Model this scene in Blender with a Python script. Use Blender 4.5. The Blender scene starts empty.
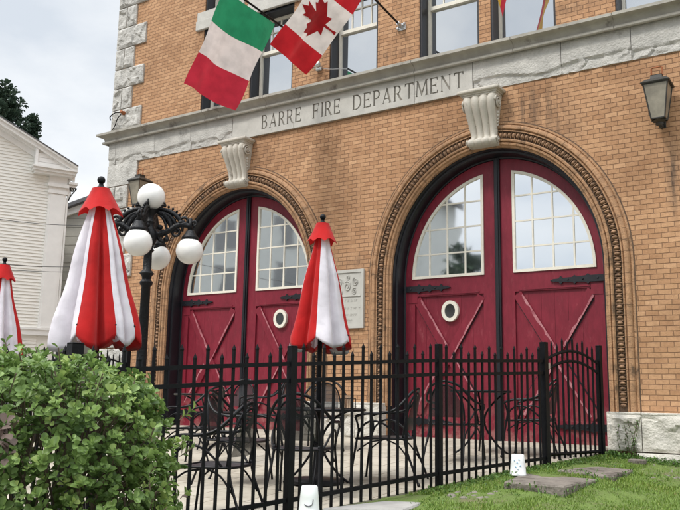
import bpy, bmesh, math, random
from math import sin, cos, pi, radians, sqrt, atan2
from mathutils import Vector, Matrix, noise
from mathutils.geometry import delaunay_2d_cdt
random.seed(7)
S = bpy.context.scene
COL = S.collection
V = Vector

# ------------------------------------------------------------------ materials
def nodes_of(name):
    m = bpy.data.materials.new(name); m.use_nodes = True
    nt = m.node_tree; b = nt.nodes['Principled BSDF']
    return m, nt, b
def N(nt, t, **kw):
    n = nt.nodes.new(t)
    for k, v in kw.items():
        if k in n.inputs: n.inputs[k].default_value = v
        else: setattr(n, k, v)
    return n
def ramp(nt, stops):
    r = nt.nodes.new('ShaderNodeValToRGB'); e = r.color_ramp.elements
    while len(e) < len(stops): e.new(.5)
    for i, (p, c) in enumerate(stops):
        e[i].position = p; e[i].color = (*c, 1) if len(c) == 3 else c
    return r
def mixc(nt, fac, a, b, blend='MIX'):
    m = nt.nodes.new('ShaderNodeMix'); m.data_type = 'RGBA'; m.blend_type = blend
    for sock, v in ((m.inputs[0], fac), (m.inputs[6], a), (m.inputs[7], b)):
        if isinstance(v, (int, float)): sock.default_value = v
        elif isinstance(v, tuple): sock.default_value = (*v, 1)
        else: nt.links.new(v, sock)
    return m.outputs[2]
def mat(name, c, rough=.6, var=.15, scale=6, bump=0, bscale=40, metal=0, dark=None, spec=.5, c2=None):
    m, nt, b = nodes_of(name); L = nt.links.new
    tc = N(nt, 'ShaderNodeTexCoord')
    n1 = N(nt, 'ShaderNodeTexNoise', Scale=scale, Detail=6.0, Roughness=.65); L(tc.outputs['Object'], n1.inputs['Vector'])
    lo = tuple(x * (1 - var) for x in c); hi = tuple(min(1, x * (1 + var)) for x in (c2 or c))
    r = ramp(nt, [(.3, lo), (.7, hi)]); L(n1.outputs['Fac'], r.inputs['Fac']); out = r.outputs['Color']
    if dark:
        n2 = N(nt, 'ShaderNodeTexNoise', Scale=dark[1], Detail=8.0, Roughness=.7); L(tc.outputs['Object'], n2.inputs['Vector'])
        r2 = ramp(nt, [(dark[2], (0, 0, 0)), (dark[2] + .12, (1, 1, 1))]); L(n2.outputs['Fac'], r2.inputs['Fac'])
        out = mixc(nt, r2.outputs['Color'], out, dark[0])
    L(out, b.inputs['Base Color'])
    b.inputs['Roughness'].default_value = rough; b.inputs['Metallic'].default_value = metal
    b.inputs['Specular IOR Level'].default_value = spec
    if bump:
        n3 = N(nt, 'ShaderNodeTexNoise', Scale=bscale, Detail=5.0); L(tc.outputs['Object'], n3.inputs['Vector'])
        bp = N(nt, 'ShaderNodeBump', Strength=bump, Distance=.02); L(n3.outputs['Fac'], bp.inputs['Height']); L(bp.outputs['Normal'], b.inputs['Normal'])
    return m

def brick_mat(name, vertical_axis=True, side=False):
    m, nt, b = nodes_of(name); L = nt.links.new
    tc = N(nt, 'ShaderNodeTexCoord'); sp = N(nt, 'ShaderNodeSeparateXYZ'); L(tc.outputs['Object'], sp.inputs[0])
    # slight waviness of the courses
    nz = N(nt, 'ShaderNodeTexNoise', Scale=3.0, Detail=2.0); L(tc.outputs['Object'], nz.inputs['Vector'])
    wob = N(nt, 'ShaderNodeMath', operation='MULTIPLY_ADD'); L(nz.outputs['Fac'], wob.inputs[0]); wob.inputs[1].default_value = .012; L(sp.outputs['Z'], wob.inputs[2])
    cb = N(nt, 'ShaderNodeCombineXYZ'); L(sp.outputs['Y' if side else 'X'], cb.inputs[0]); L(wob.outputs[0], cb.inputs[1])
    def bt(c1, c2, mo, bias, off=.5):
        t = N(nt, 'ShaderNodeTexBrick'); L(cb.outputs[0], t.inputs['Vector'])
        t.offset = off; t.inputs['Scale'].default_value = 1
        t.inputs['Brick Width'].default_value = .158; t.inputs['Row Height'].default_value = .0645
        t.inputs['Mortar Size'].default_value = .0055; t.inputs['Mortar Smooth'].default_value = .8; t.inputs['Bias'].default_value = bias
        t.inputs['Color1'].default_value = (*c1, 1); t.inputs['Color2'].default_value = (*c2, 1); t.inputs['Mortar'].default_value = (*mo, 1)
        return t
    t1 = bt((.405, .225, .12), (.515, .305, .17), (.315, .185, .11), 0)
    cb2 = N(nt, 'ShaderNodeVectorMath', operation='ADD'); L(cb.outputs[0], cb2.inputs[0]); cb2.inputs[1].default_value = (.158 * 7, .0645 * 12, 0)
    t2 = bt((.42, .40, .38), (1.0, 1.0, 1.0), (.5, .5, .5), .0); nt.links.remove(t2.inputs['Vector'].links[0]); L(cb2.outputs[0], t2.inputs['Vector'])
    # rare very light and rare dark bricks
    r = ramp(nt, [(0, (.84, .80, .77)), (.2, (.97, .96, .95)), (.86, (1.0, 1.0, 1.0)), (1, (1.14, 1.17, 1.2))]); L(t2.outputs['Color'], r.inputs['Fac'])
    c = mixc(nt, 1.0, t1.outputs['Color'], r.outputs['Color'], 'MULTIPLY')
    # shadow line of each course, painted into the colour along the bed joints
    dv = N(nt, 'ShaderNodeMath', operation='DIVIDE'); L(wob.outputs[0], dv.inputs[0]); dv.inputs[1].default_value = .0645
    frc = N(nt, 'ShaderNodeMath', operation='FRACT'); L(dv.outputs[0], frc.inputs[0])
    pp_ = N(nt, 'ShaderNodeMath', operation='PINGPONG'); L(frc.outputs[0], pp_.inputs[0]); pp_.inputs[1].default_value = .5
    jm = N(nt, 'ShaderNodeMapRange'); L(pp_.outputs[0], jm.inputs[0]); jm.inputs[1].default_value = .03; jm.inputs[2].default_value = .13; jm.inputs[3].default_value = .62; jm.inputs[4].default_value = 0
    nj = N(nt, 'ShaderNodeTexNoise', Scale=7.0, Detail=4.0); L(tc.outputs['Object'], nj.inputs['Vector'])
    jm2 = N(nt, 'ShaderNodeMapRange'); L(nj.outputs['Fac'], jm2.inputs[0]); jm2.inputs[1].default_value = .3; jm2.inputs[2].default_value = .65
    jx = N(nt, 'ShaderNodeMath', operation='MULTIPLY'); L(jm.outputs[0], jx.inputs[0]); L(jm2.outputs[0], jx.inputs[1])
    c = mixc(nt, jx.outputs[0], c, (.21, .115, .065))
    # mottled faces
    nf = N(nt, 'ShaderNodeTexNoise', Scale=28.0, Detail=5.0, Roughness=.7); L(tc.outputs['Object'], nf.inputs['Vector'])
    rf_ = ramp(nt, [(.3, (.84, .83, .82)), (.7, (1.12, 1.13, 1.14))]); L(nf.outputs['Fac'], rf_.inputs['Fac']); c = mixc(nt, 1.0, c, rf_.outputs['Color'], 'MULTIPLY')
    # weathering: broad soot patches, streaks
    n1 = N(nt, 'ShaderNodeTexNoise', Scale=.9, Detail=7.0, Roughness=.7); L(tc.outputs['Object'], n1.inputs['Vector'])
    r1 = ramp(nt, [(.34, (.74, .71, .69)), (.50, (.97, .96, .95)), (.66, (1.08, 1.07, 1.06))]); L(n1.outputs['Fac'], r1.inputs['Fac'])
    c = mixc(nt, 1.0, c, r1.outputs['Color'], 'MULTIPLY')
    if not side:
        mp = N(nt, 'ShaderNodeMapping'); mp.inputs['Scale'].default_value = (5, 5, .8); L(tc.outputs['Object'], mp.inputs['Vector'])
        ns = N(nt, 'ShaderNodeTexNoise', Scale=1.6, Detail=8.0, Roughness=.75); L(mp.outputs[0], ns.inputs['Vector'])
        def blob(cx, cz, rx, rz, amt):
            global_c = []
            dx = N(nt, 'ShaderNodeMath', operation='SUBTRACT'); L(sp.outputs['X'], dx.inputs[0]); dx.inputs[1].default_value = cx
            dx2 = N(nt, 'ShaderNodeMath', operation='DIVIDE'); L(dx.outputs[0], dx2.inputs[0]); dx2.inputs[1].default_value = rx
            dz = N(nt, 'ShaderNodeMath', operation='SUBTRACT'); L(sp.outputs['Z'], dz.inputs[0]); dz.inputs[1].default_value = cz
            dz2 = N(nt, 'ShaderNodeMath', operation='DIVIDE'); L(dz.outputs[0], dz2.inputs[0]); dz2.inputs[1].default_value = rz
            c1 = N(nt, 'ShaderNodeCombineXYZ'); L(dx2.outputs[0], c1.inputs[0]); L(dz2.outputs[0], c1.inputs[1])
            ln = N(nt, 'ShaderNodeVectorMath', operation='LENGTH'); L(c1.outputs[0], ln.inputs[0])
            mr = N(nt, 'ShaderNodeMapRange'); L(ln.outputs['Value'], mr.inputs[0]); mr.inputs[1].default_value = 1.0; mr.inputs[2].default_value = .15; mr.inputs[3].default_value = 0; mr.inputs[4].default_value = amt
            th = N(nt, 'ShaderNodeMapRange'); L(ns.outputs['Fac'], th.inputs[0]); th.inputs[1].default_value = .42; th.inputs[2].default_value = .62
            mu = N(nt, 'ShaderNodeMath', operation='MULTIPLY'); L(mr.outputs[0], mu.inputs[0]); L(th.outputs[0], mu.inputs[1])
            return mu.outputs[0]
        for a in ((.62, 4.75, .62, .45, .75), (.95, 4.3, .5, .7, .5), (2.47, 3.5, .13, .75, .9), (-4.0, 4.85, .45, .3, .35), (-2.3, 2.75, .45, .18, .6), (3.0, 3.5, .35, .25, .45), (.9, 6.05, 1.4, .14, .6), (-1.6, 6.0, .5, .12, .7)):
            c = mixc(nt, blob(*a), c, (.085, .06, .045))
    L(c, b.inputs['Base Color']); b.inputs['Roughness'].default_value = .85; b.inputs['Specular IOR Level'].default_value = .25
    n3 = N(nt, 'ShaderNodeTexNoise', Scale=60.0, Detail=4.0); L(tc.outputs['Object'], n3.inputs['Vector'])
    ad = N(nt, 'ShaderNodeMath', operation='MULTIPLY_ADD'); L(n3.outputs['Fac'], ad.inputs[0]); ad.inputs[1].default_value = .35
    inv = N(nt, 'ShaderNodeMath', operation='SUBTRACT'); inv.inputs[0].default_value = 1; L(t1.outputs['Fac'], inv.inputs[1]); L(inv.outputs[0], ad.inputs[2])
    bp = N(nt, 'ShaderNodeBump', Strength=.8, Distance=.014); L(ad.outputs[0], bp.inputs['Height']); L(bp.outputs['Normal'], b.inputs['Normal'])
    return m

def glass_mat(name, tint=(.03, .035, .04), refl=.55, rough=.03, wav=.1):
    m, nt, b = nodes_of(name); L = nt.links.new
    b.inputs['Base Color'].default_value = (*tint, 1); b.inputs['Roughness'].default_value = .25
    g = N(nt, 'ShaderNodeBsdfGlossy'); g.inputs['Color'].default_value = (.93, .95, .96, 1); g.inputs['Roughness'].default_value = rough
    lw = N(nt, 'ShaderNodeFresnel'); lw.inputs['IOR'].default_value = 1.5
    ma = N(nt, 'ShaderNodeMath', operation='MAXIMUM'); L(lw.outputs[0], ma.inputs[0]); ma.inputs[1].default_value = refl
    mx = N(nt, 'ShaderNodeMixShader'); L(ma.outputs[0], mx.inputs[0]); L(b.outputs[0], mx.inputs[1]); L(g.outputs[0], mx.inputs[2])
    tc = N(nt, 'ShaderNodeTexCoord'); nz = N(nt, 'ShaderNodeTexNoise', Scale=2.2, Detail=1.0); L(tc.outputs['Object'], nz.inputs['Vector'])
    bp = N(nt, 'ShaderNodeBump', Strength=wav, Distance=.02); L(nz.outputs['Fac'], bp.inputs['Height']); L(bp.outputs['Normal'], g.inputs['Normal'])
    L(mx.outputs[0], nt.nodes['Material Output'].inputs['Surface'])
    return m

M = {}
M['brick'] = brick_mat('brick'); M['brick_side'] = brick_mat('brick_side', side=True)
M['stone'] = mat('granite', (.475, .46, .425), .85, .22, 4, .9, 38, dark=((.24, .225, .20), 2.6, .60))
M['stone_smooth'] = mat('dressed_granite', (.475, .46, .42), .8, .14, 5, .3, 90, dark=((.25, .235, .2), 3, .62))
M['cornice'] = mat('cornice_stone', (.35, .33, .285), .8, .2, 3, .2, 60, dark=((.15, .13, .11), 2.5, .56))
M['engraved'] = mat('engraved_grime', (.27, .25, .215), .9, .2, 20)
M['mould'] = mat('terracotta', (.37, .21, .11), .8, .30, 9, .5, 60, dark=((.13, .08, .045), 5, .54))
M['mould_dark'] = mat('dark_terracotta', (.115, .072, .045), .9, .35, 20, .3, 60)
M['egg'] = mat('egg_terracotta', (.27, .155, .085), .75, .4, 14, .3, 60, dark=((.06, .04, .03), 9, .52))
M['bracket'] = mat('carved_sandstone', (.50, .465, .40), .75, .14, 5, .25, 70, dark=((.24, .21, .175), 5, .56))
M['black_trim'] = mat('black_trim_paint', (.006, .0065, .010), .42, .3, 8, .1, 30)
M['iron'] = mat('black_iron', (.004, .0045, .006), .5, .4, 10, .1, 60, spec=.18)
M['castiron'] = mat('cast_iron', (.005, .0055, .007), .42, .3, 14, .4, 50, spec=.28)
M['chair'] = mat('chair_metal', (.005, .005, .0065), .42, .3, 12, spec=.28)
M['seat'] = mat('seat_metal', (.045, .046, .05), .35, .3, 12, spec=.6)
M['white'] = mat('white_paint', (.76, .75, .69), .5, .06, 8)
M['white_frame'] = mat('cream_window_paint', (.74, .70, .60), .5, .08, 12)
M['siding'] = mat('white_clapboard', (.80, .78, .72), .6, .06, 3)
M['house_trim'] = mat('white_house_trim', (.82, .81, .78), .55, .05, 3)
M['beige'] = mat('grey_beige_render', (.30, .29, .255), .8, .08, 2)
M['roof'] = mat('asphalt_shingle', (.10, .10, .105), .9, .25, 20, .4, 40)
M['glass_door'] = glass_mat('door_glass', (.03, .035, .04), .88, .035, .06)
M['glass_win'] = glass_mat('window_glass', (.05, .055, .06), .66, .02, .06)
M['glass_dark'] = glass_mat('dark_glass', (.02, .02, .02), .15, .1, .2)
M['globe'] = mat('opal_globe', (.82, .81, .78), .12, .02, 3, spec=.5)
M['frosted'] = mat('frosted_lantern_glass', (.25, .225, .175), .3, .3, 6, spec=.5)
M['lantern_metal'] = mat('lantern_metal', (.03, .028, .024), .45, .4, 15)
M['rust'] = mat('rust', (.30, .10, .035), .8, .4, 20)
M['slab'] = mat('weathered_slab', (.19, .165, .14), .9, .3, 6, .8, 22, dark=((.075, .062, .05), 3.5, .50))
M['flat_stone'] = mat('flat_stone', (.34, .33, .31), .9, .15, 5, .4, 30)
M['soil'] = mat('soil', (.13, .10, .07), .95, .35, 9, .6, 25)
M['rubble'] = mat('rubble', (.20, .18, .15), .9, .3, 7, .4, 30)
M['cup'] = mat('white_plastic', (.80, .82, .82), .35, .03, 4)
M['cup_mark'] = mat('pale_blue_print', (.35, .55, .72), .4, .1, 6)
M['cup_mark_dark'] = mat('dark_print', (.05, .05, .06), .4, .1, 6)
M['bark'] = mat('bark', (.09, .07, .05), .9, .3, 10, .6, 20)
M['twig'] = mat('twig', (.10, .075, .05), .9, .3, 10)
M['asphalt'] = mat('asphalt', (.05, .05, .052), .9, .2, 20, .3, 60)
M['silver'] = mat('silver_metal', (.55, .56, .57), .35, .1, 10, metal=.7)
M['curtain'] = mat('white_blind', (.7, .7, .68), .8, .05, 3)
M['napkin'] = mat('paper_stack', (.65, .45, .30), .8, .3, 30)

def fabric(name, c, rough=.85):
    m, nt, b = nodes_of(name); L = nt.links.new
    tc = N(nt, 'ShaderNodeTexCoord'); n1 = N(nt, 'ShaderNodeTexNoise', Scale=5.0, Detail=5.0); L(tc.outputs['Object'], n1.inputs['Vector'])
    r = ramp(nt, [(.3, tuple(x * .80 for x in c)), (.6, tuple(min(1, x * 1.05) for x in c))]); L(n1.outputs['Fac'], r.inputs['Fac']); L(r.outputs[0], b.inputs['Base Color'])
    b.inputs['Roughness'].default_value = rough; b.inputs['Sheen Weight'].default_value = .15; b.inputs['Specular IOR Level'].default_value = .2
    tr = N(nt, 'ShaderNodeBsdfTranslucent'); L(r.outputs[0], tr.inputs['Color'])
    mx = N(nt, 'ShaderNodeMixShader'); mx.inputs[0].default_value = .22; L(b.outputs[0], mx.inputs[1]); L(tr.outputs[0], mx.inputs[2])
    n2 = N(nt, 'ShaderNodeTexNoise', Scale=9.0, Detail=3.0, Distortion=.4); L(tc.outputs['Object'], n2.inputs['Vector'])
    bp = N(nt, 'ShaderNodeBump', Strength=.35, Distance=.02); L(n2.outputs['Fac'], bp.inputs['Height']); L(bp.outputs['Normal'], b.inputs['Normal'])
    L(mx.outputs[0], nt.nodes['Material Output'].inputs['Surface'])
    return m
M['red_fab'] = fabric('red_canvas', (.50, .014, .014)); M['white_fab'] = fabric('white_canvas', (.80, .77, .82))
M['flag_green'] = fabric('flag_green', (.025, .30, .14)); M['flag_white'] = fabric('flag_white', (.86, .81, .79)); M['flag_red'] = fabric('flag_red', (.60, .035, .065))
M['flag_red2'] = fabric('flag_red_deep', (.56, .02, .03)); M['flag_yellow'] = fabric('flag_yellow', (.72, .42, .05))

def door_mat():
    m, nt, b = nodes_of('burgundy_paint'); L = nt.links.new
    tc = N(nt, 'ShaderNodeTexCoord'); n1 = N(nt, 'ShaderNodeTexNoise', Scale=1.8, Detail=6.0, Roughness=.6); L(tc.outputs['Object'], n1.inputs['Vector'])
    r = ramp(nt, [(.3, (.165, .013, .026)), (.7, (.215, .018, .034))]); L(n1.outputs['Fac'], r.inputs['Fac'])
    mp = N(nt, 'ShaderNodeMapping'); mp.inputs['Scale'].default_value = (9, 9, 2.5); L(tc.outputs['Object'], mp.inputs['Vector'])
    n2 = N(nt, 'ShaderNodeTexNoise', Scale=1.3, Detail=9.0, Roughness=.8); L(mp.outputs[0], n2.inputs['Vector'])
    r2 = ramp(nt, [(.56, (0, 0, 0)), (.74, (.38, .38, .38))]); L(n2.outputs['Fac'], r2.inputs['Fac'])
    c = mixc(nt, r2.outputs['Color'], r.outputs['Color'], (.42, .14, .15))
    sp = N(nt, 'ShaderNodeSeparateXYZ'); L(tc.outputs['Object'], sp.inputs[0])
    mz = N(nt, 'ShaderNodeMapRange'); L(sp.outputs['Z'], mz.inputs[0]); mz.inputs[1].default_value = .75; mz.inputs[2].default_value = .12; mz.inputs[3].default_value = 0; mz.inputs[4].default_value = .75
    n4 = N(nt, 'ShaderNodeTexNoise', Scale=5.0, Detail=8.0, Roughness=.75); L(tc.outputs['Object'], n4.inputs['Vector'])
    r4 = ramp(nt, [(.45, (0, 0, 0)), (.60, (1, 1, 1))]); L(n4.outputs['Fac'], r4.inputs['Fac']); mk = N(nt, 'ShaderNodeMath', operation='MULTIPLY'); L(mz.outputs[0], mk.inputs[0]); L(r4.outputs['Color'], mk.inputs[1])
    c = mixc(nt, mk.outputs[0], c, (.33, .17, .15))
    n5 = N(nt, 'ShaderNodeTexNoise', Scale=2.2, Detail=7.0, Roughness=.7); L(mp.outputs[0], n5.inputs['Vector'])
    r5 = ramp(nt, [(.38, (.88, .86, .86)), (.62, (1.1, 1.1, 1.1))]); L(n5.outputs['Fac'], r5.inputs['Fac']); c = mixc(nt, 1.0, c, r5.outputs['Color'], 'MULTIPLY')
    L(c, b.inputs['Base Color']); b.inputs['Roughness'].default_value = .42; b.inputs['Specular IOR Level'].default_value = .35
    return m
M['door'] = door_mat()
def worn_mat():
    m, nt, b = nodes_of('worn_burgundy'); L = nt.links.new; tc = N(nt, 'ShaderNodeTexCoord')
    n1 = N(nt, 'ShaderNodeTexNoise', Scale=7.0, Detail=9.0, Roughness=.75); L(tc.outputs['Object'], n1.inputs['Vector'])
    r = ramp(nt, [(.36, (.20, .013, .030)), (.50, (.38, .13, .15)), (.66, (.46, .21, .22))]); L(n1.outputs['Fac'], r.inputs['Fac']); L(r.outputs[0], b.inputs['Base Color']); b.inputs['Roughness'].default_value = .6; return m
M['door_worn'] = worn_mat()

def concrete_mat():
    m, nt, b = nodes_of('patio_concrete'); L = nt.links.new
    tc = N(nt, 'ShaderNodeTexCoord')
    t = N(nt, 'ShaderNodeTexBrick'); L(tc.outputs['Object'], t.inputs['Vector']); t.offset = .5
    t.inputs['Scale'].default_value = 1; t.inputs['Brick Width'].default_value = .6; t.inputs['Row Height'].default_value = .6
    t.inputs['Mortar Size'].default_value = .008; t.inputs['Mortar Smooth'].default_value = .3
    t.inputs['Color1'].default_value = (.39, .355, .29, 1); t.inputs['Color2'].default_value = (.47, .43, .36, 1); t.inputs['Mortar'].default_value = (.20, .17, .13, 1)
    n1 = N(nt, 'ShaderNodeTexNoise', Scale=2.5, Detail=8.0, Roughness=.7); L(tc.outputs['Object'], n1.inputs['Vector'])
    r = ramp(nt, [(.32, (.66, .63, .58)), (.5, (.93, .92, .90)), (.7, (1.06, 1.05, 1.03))]); L(n1.outputs['Fac'], r.inputs['Fac'])
    L(mixc(nt, 1.0, t.outputs['Color'], r.outputs['Color'], 'MULTIPLY'), b.inputs['Base Color']); b.inputs['Roughness'].default_value = .9
    n3 = N(nt, 'ShaderNodeTexNoise', Scale=50.0, Detail=4.0); L(tc.outputs['Object'], n3.inputs['Vector'])
    bp = N(nt, 'ShaderNodeBump', Strength=.3, Distance=.01); L(n3.outputs['Fac'], bp.inputs['Height']); L(bp.outputs['Normal'], b.inputs['Normal'])
    return m
M['patio'] = concrete_mat()

def lawn_mat():
    m, nt, b = nodes_of('lawn_soil'); L = nt.links.new
    tc = N(nt, 'ShaderNodeTexCoord'); n1 = N(nt, 'ShaderNodeTexNoise', Scale=2.5, Detail=8.0, Roughness=.7); L(tc.outputs['Object'], n1.inputs['Vector'])
    r = ramp(nt, [(.32, (.15, .13, .07)), (.48, (.11, .16, .035)), (.7, (.14, .21, .04))]); L(n1.outputs['Fac'], r.inputs['Fac'])
    L(r.outputs[0], b.inputs['Base Color']); b.inputs['Roughness'].default_value = .95
    n3 = N(nt, 'ShaderNodeTexNoise', Scale=40.0, Detail=4.0); L(tc.outputs['Object'], n3.inputs['Vector'])
    bp = N(nt, 'ShaderNodeBump', Strength=.8, Distance=.03); L(n3.outputs['Fac'], bp.inputs['Height']); L(bp.outputs['Normal'], b.inputs['Normal'])
    return m
M['lawn'] = lawn_mat()

def leaf_mat(name, stops, trans=.3, rough=.45):
    """colour per leaf from the attribute 'tone' (age of the leaf)"""
    m, nt, b = nodes_of(name); L = nt.links.new
    at = N(nt, 'ShaderNodeAttribute'); at.attribute_name = 'tone'
    r = ramp(nt, stops); L(at.outputs['Fac'], r.inputs['Fac']); L(r.outputs[0], b.inputs['Base Color'])
    b.inputs['Roughness'].default_value = rough; b.inputs['Specular IOR Level'].default_value = .35
    tr = N(nt, 'ShaderNodeBsdfTranslucent'); L(r.outputs[0], tr.inputs['Color'])
    mx = N(nt, 'ShaderNodeMixShader'); mx.inputs[0].default_value = trans; L(b.outputs[0], mx.inputs[1]); L(tr.outputs[0], mx.inputs[2])
    L(mx.outputs[0], nt.nodes['Material Output'].inputs['Surface'])
    return m
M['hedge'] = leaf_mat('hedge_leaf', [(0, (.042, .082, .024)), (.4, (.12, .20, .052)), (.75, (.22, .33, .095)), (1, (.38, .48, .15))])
M['grass'] = leaf_mat('grass_blade', [(0, (.09, .15, .025)), (.5, (.17, .27, .045)), (.85, (.25, .35, .07)), (1, (.40, .37, .16))])
M['tree'] = leaf_mat('tree_leaf', [(0, (.035, .062, .042)), (.6, (.055, .09, .06)), (1, (.085, .125, .075))], .15, .6)
M['weed'] = leaf_mat('weed_leaf', [(0, (.06, .12, .03)), (1, (.15, .27, .06))])
M['dead'] = mat('dry_leaf', (.10, .07, .055), .8, .3, 20)

def mesh_mat():
    m, nt, b = nodes_of('expanded_metal'); L = nt.links.new
    b.inputs['Base Color'].default_value = (.016, .017, .019, 1); b.inputs['Roughness'].default_value = .4
    tr = N(nt, 'ShaderNodeBsdfTransparent'); mx = N(nt, 'ShaderNodeMixShader'); mx.inputs[0].default_value = .20; L(b.outputs[0], mx.inputs[1]); L(tr.outputs[0], mx.inputs[2])
    L(mx.outputs[0], nt.nodes['Material Output'].inputs['Surface'])
    return m
M['mesh'] = mesh_mat()

# ------------------------------------------------------------------ mesh helpers
def obj(name, bm, mats, parent=None, smooth=False, auto=None):
    me = bpy.data.meshes.new(name); bm.normal_update(); bm.to_mesh(me); bm.free()
    if not isinstance(mats, (list, tuple)): mats = [mats]
    for m in mats: me.materials.append(M[m] if isinstance(m, str) else m)
    if smooth or auto:
        me.polygons.foreach_set('use_smooth', [True] * len(me.polygons))
        if auto: me.set_sharp_from_angle(angle=radians(auto))
    o = bpy.data.objects.new(name, me); COL.objects.link(o)
    if parent: o.parent = parent
    return o
def thing(name, label, cat, loc=(0, 0, 0), rz=0, group=None):
    o = bpy.data.objects.new(name, None); COL.objects.link(o); o.location = loc; o.rotation_euler = (0, 0, rz)
    o.empty_display_size = .2; o['label'] = label; o['category'] = cat
    if group: o['group'] = group
    return o
def tag(o, label, cat, group=None, kind=None):
    if label: o['label'] = label
    if cat: o['category'] = cat
    if group: o['group'] = group
    if kind: o['kind'] = kind
    return o
def struct(name, bm, m, **k):
    o = obj(name, bm, m, **k); o['kind'] = 'structure'; return o
def dup(root, loc, rz, label, group=None):
    r = root.copy(); COL.objects.link(r); r.location = loc; r.rotation_euler = (0, 0, rz); r['label'] = label
    if group: r['group'] = group
    for ch in list(root.children):
        c = ch.copy(); COL.objects.link(c); c.parent = r
        for g in ch.children:
            d = g.copy(); COL.objects.link(d); d.parent = c
    return r

def box(bm, x0, x1, y0, y1, z0, z1, bev=0, mi=0, mx=None):
    vs = [bm.verts.new(V((x, y, z))) for x in (x0, x1) for y in (y0, y1) for z in (z0, z1)]
    fs = [bm.faces.new([vs[i] for i in q]) for q in ((0, 1, 3, 2), (4, 6, 7, 5), (0, 4, 5, 1), (2, 3, 7, 6), (0, 2, 6, 4), (1, 5, 7, 3))]
    for f in fs: f.material_index = mi
    if bev:
        r = bmesh.ops.bevel(bm, geom=list({e for f in fs for e in f.edges}), offset=bev, segments=1, affect='EDGES')
        vs = r['verts']
        for f in r['faces']: f.material_index = mi
    if mx: bmesh.ops.transform(bm, matrix=mx, verts=list({v for v in vs}))
    return vs
def frames(pts, closed=False):
    n = len(pts); T = []
    for i in range(n):
        a = pts[(i - 1) % n] if (closed or i > 0) else pts[i]; b = pts[(i + 1) % n] if (closed or i < n - 1) else pts[i]
        t = (b - a); T.append(t.normalized() if t.length > 1e-9 else V((0, 0, 1)))
    up = V((0, 0, 1)) if abs(T[0].z) < .9 else V((1, 0, 0))
    nrm = (up - T[0] * up.dot(T[0])).normalized(); out = []
    for i in range(n):
        if i: 
            nrm = nrm - T[i] * nrm.dot(T[i])
            nrm = nrm.normalized() if nrm.length > 1e-6 else T[i].orthogonal().normalized()
        out.append((nrm.copy(), T[i].cross(nrm)))
    return out
def tube(bm, pts, r, seg=6, closed=False, cap=True, mi=0, flat=1.0):
    pts = [V(p) for p in pts]; n = len(pts); fr = frames(pts, closed); rings = []
    for i in range(n):
        rr = r[i] if isinstance(r, (list, tuple)) else r
        rings.append([bm.verts.new(pts[i] + fr[i][0] * rr * cos(2 * pi * k / seg) + fr[i][1] * rr * flat * sin(2 * pi * k / seg)) for k in range(seg)])
    for i in range(n if closed else n - 1):
        a, b = rings[i], rings[(i + 1) % n]
        for k in range(seg):
            f = bm.faces.new((a[k], a[(k + 1) % seg], b[(k + 1) % seg], b[k])); f.material_index = mi
    if cap and not closed:
        f = bm.faces.new(rings[0][::-1]); f.material_index = mi; f = bm.faces.new(rings[-1]); f.material_index = mi
def lathe(bm, prof, seg=20, c=(0, 0, 0), mi=0, cap=True):
    rings = []
    for r, z in prof:
        rings.append([bm.verts.new((c[0] + r * cos(2 * pi * k / seg), c[1] + r * sin(2 * pi * k / seg), c[2] + z)) for k in range(seg)])
    for a, b in zip(rings, rings[1:]):
        for k in range(seg):
            f = bm.faces.new((a[k], a[(k + 1) % seg], b[(k + 1) % seg], b[k])); f.material_index = mi
    if cap:
        for rg, s in ((rings[0], -1), (rings[-1], 1)):
            f = bm.faces.new(rg[::s]); f.material_index = mi
def ball(bm, c, r, seg=24, rings=14, sz=1.0, mi=0):
    lathe(bm, [(max(r * sin(pi * i / rings), 1e-4), -r * sz * cos(pi * i / rings)) for i in range(rings + 1)], seg, c, mi, False)
def smooth_path(P, n=6):
    P = [V(p) for p in P]; out = []
    for i in range(len(P) - 1):
        p0 = P[max(i - 1, 0)]; p1 = P[i]; p2 = P[i + 1]; p3 = P[min(i + 2, len(P) - 1)]
        for k in range(n):
            t = k / n
            out.append(.5 * ((2 * p1) + (p2 - p0) * t + (2 * p0 - 5 * p1 + 4 * p2 - p3) * t * t + (3 * p1 - p0 - 3 * p2 + p3) * t ** 3))
    out.append(P[-1]); return out
def inside(p, loops):
    c = False
    for lp in loops:
        n = len(lp); j = n - 1
        for i in range(n):
            a, b = lp[i], lp[j]
            if (a[1] > p[1]) != (b[1] > p[1]) and p[0] < (b[0] - a[0]) * (p[1] - a[1]) / (b[1] - a[1]) + a[0]: c = not c
            j = i
    return c
def plate(bm, loops, y0, y1, mi=0, back=True, extra=(), side_mi=None, f=None):
    """flat shape in XZ (even-odd loops) from y0 (front) to y1 (back)"""
    co = []; ed = []
    for lp in loops:
        s = len(co); co += [V((p[0], p[1])) for p in lp]; ed += [(s + i, s + (i + 1) % len(lp)) for i in range(len(lp))]
    co += [V(p) for p in extra]
    vo, _, fo, *_ = delaunay_2d_cdt(co, ed, [], 0, 1e-6)
    tr = [t for t in fo if inside(sum((vo[i] for i in t), V((0, 0))) / len(t), loops)]
    f = f or (lambda x, z, y: V((x, y, z)))
    for y, flip in ((y0, False), (y1, True)):
        if flip and not back: continue
        vv = {}
        for t in tr:
            for i in t:
                if i not in vv: vv[i] = bm.verts.new(f(vo[i].x, vo[i].y, y))
            q = [vv[i] for i in t]
            try: fc = bm.faces.new(q[::-1] if flip else q); fc.material_index = mi
            except ValueError: pass
    for lp in loops:
        a = [bm.verts.new(f(p[0], p[1], y0)) for p in lp]; b = [bm.verts.new(f(p[0], p[1], y1)) for p in lp]
        for i in range(len(lp)):
            j = (i + 1) % len(lp)
            fc = bm.faces.new((a[i], a[j], b[j], b[i])); fc.material_index = mi if side_mi is None else side_mi
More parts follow.
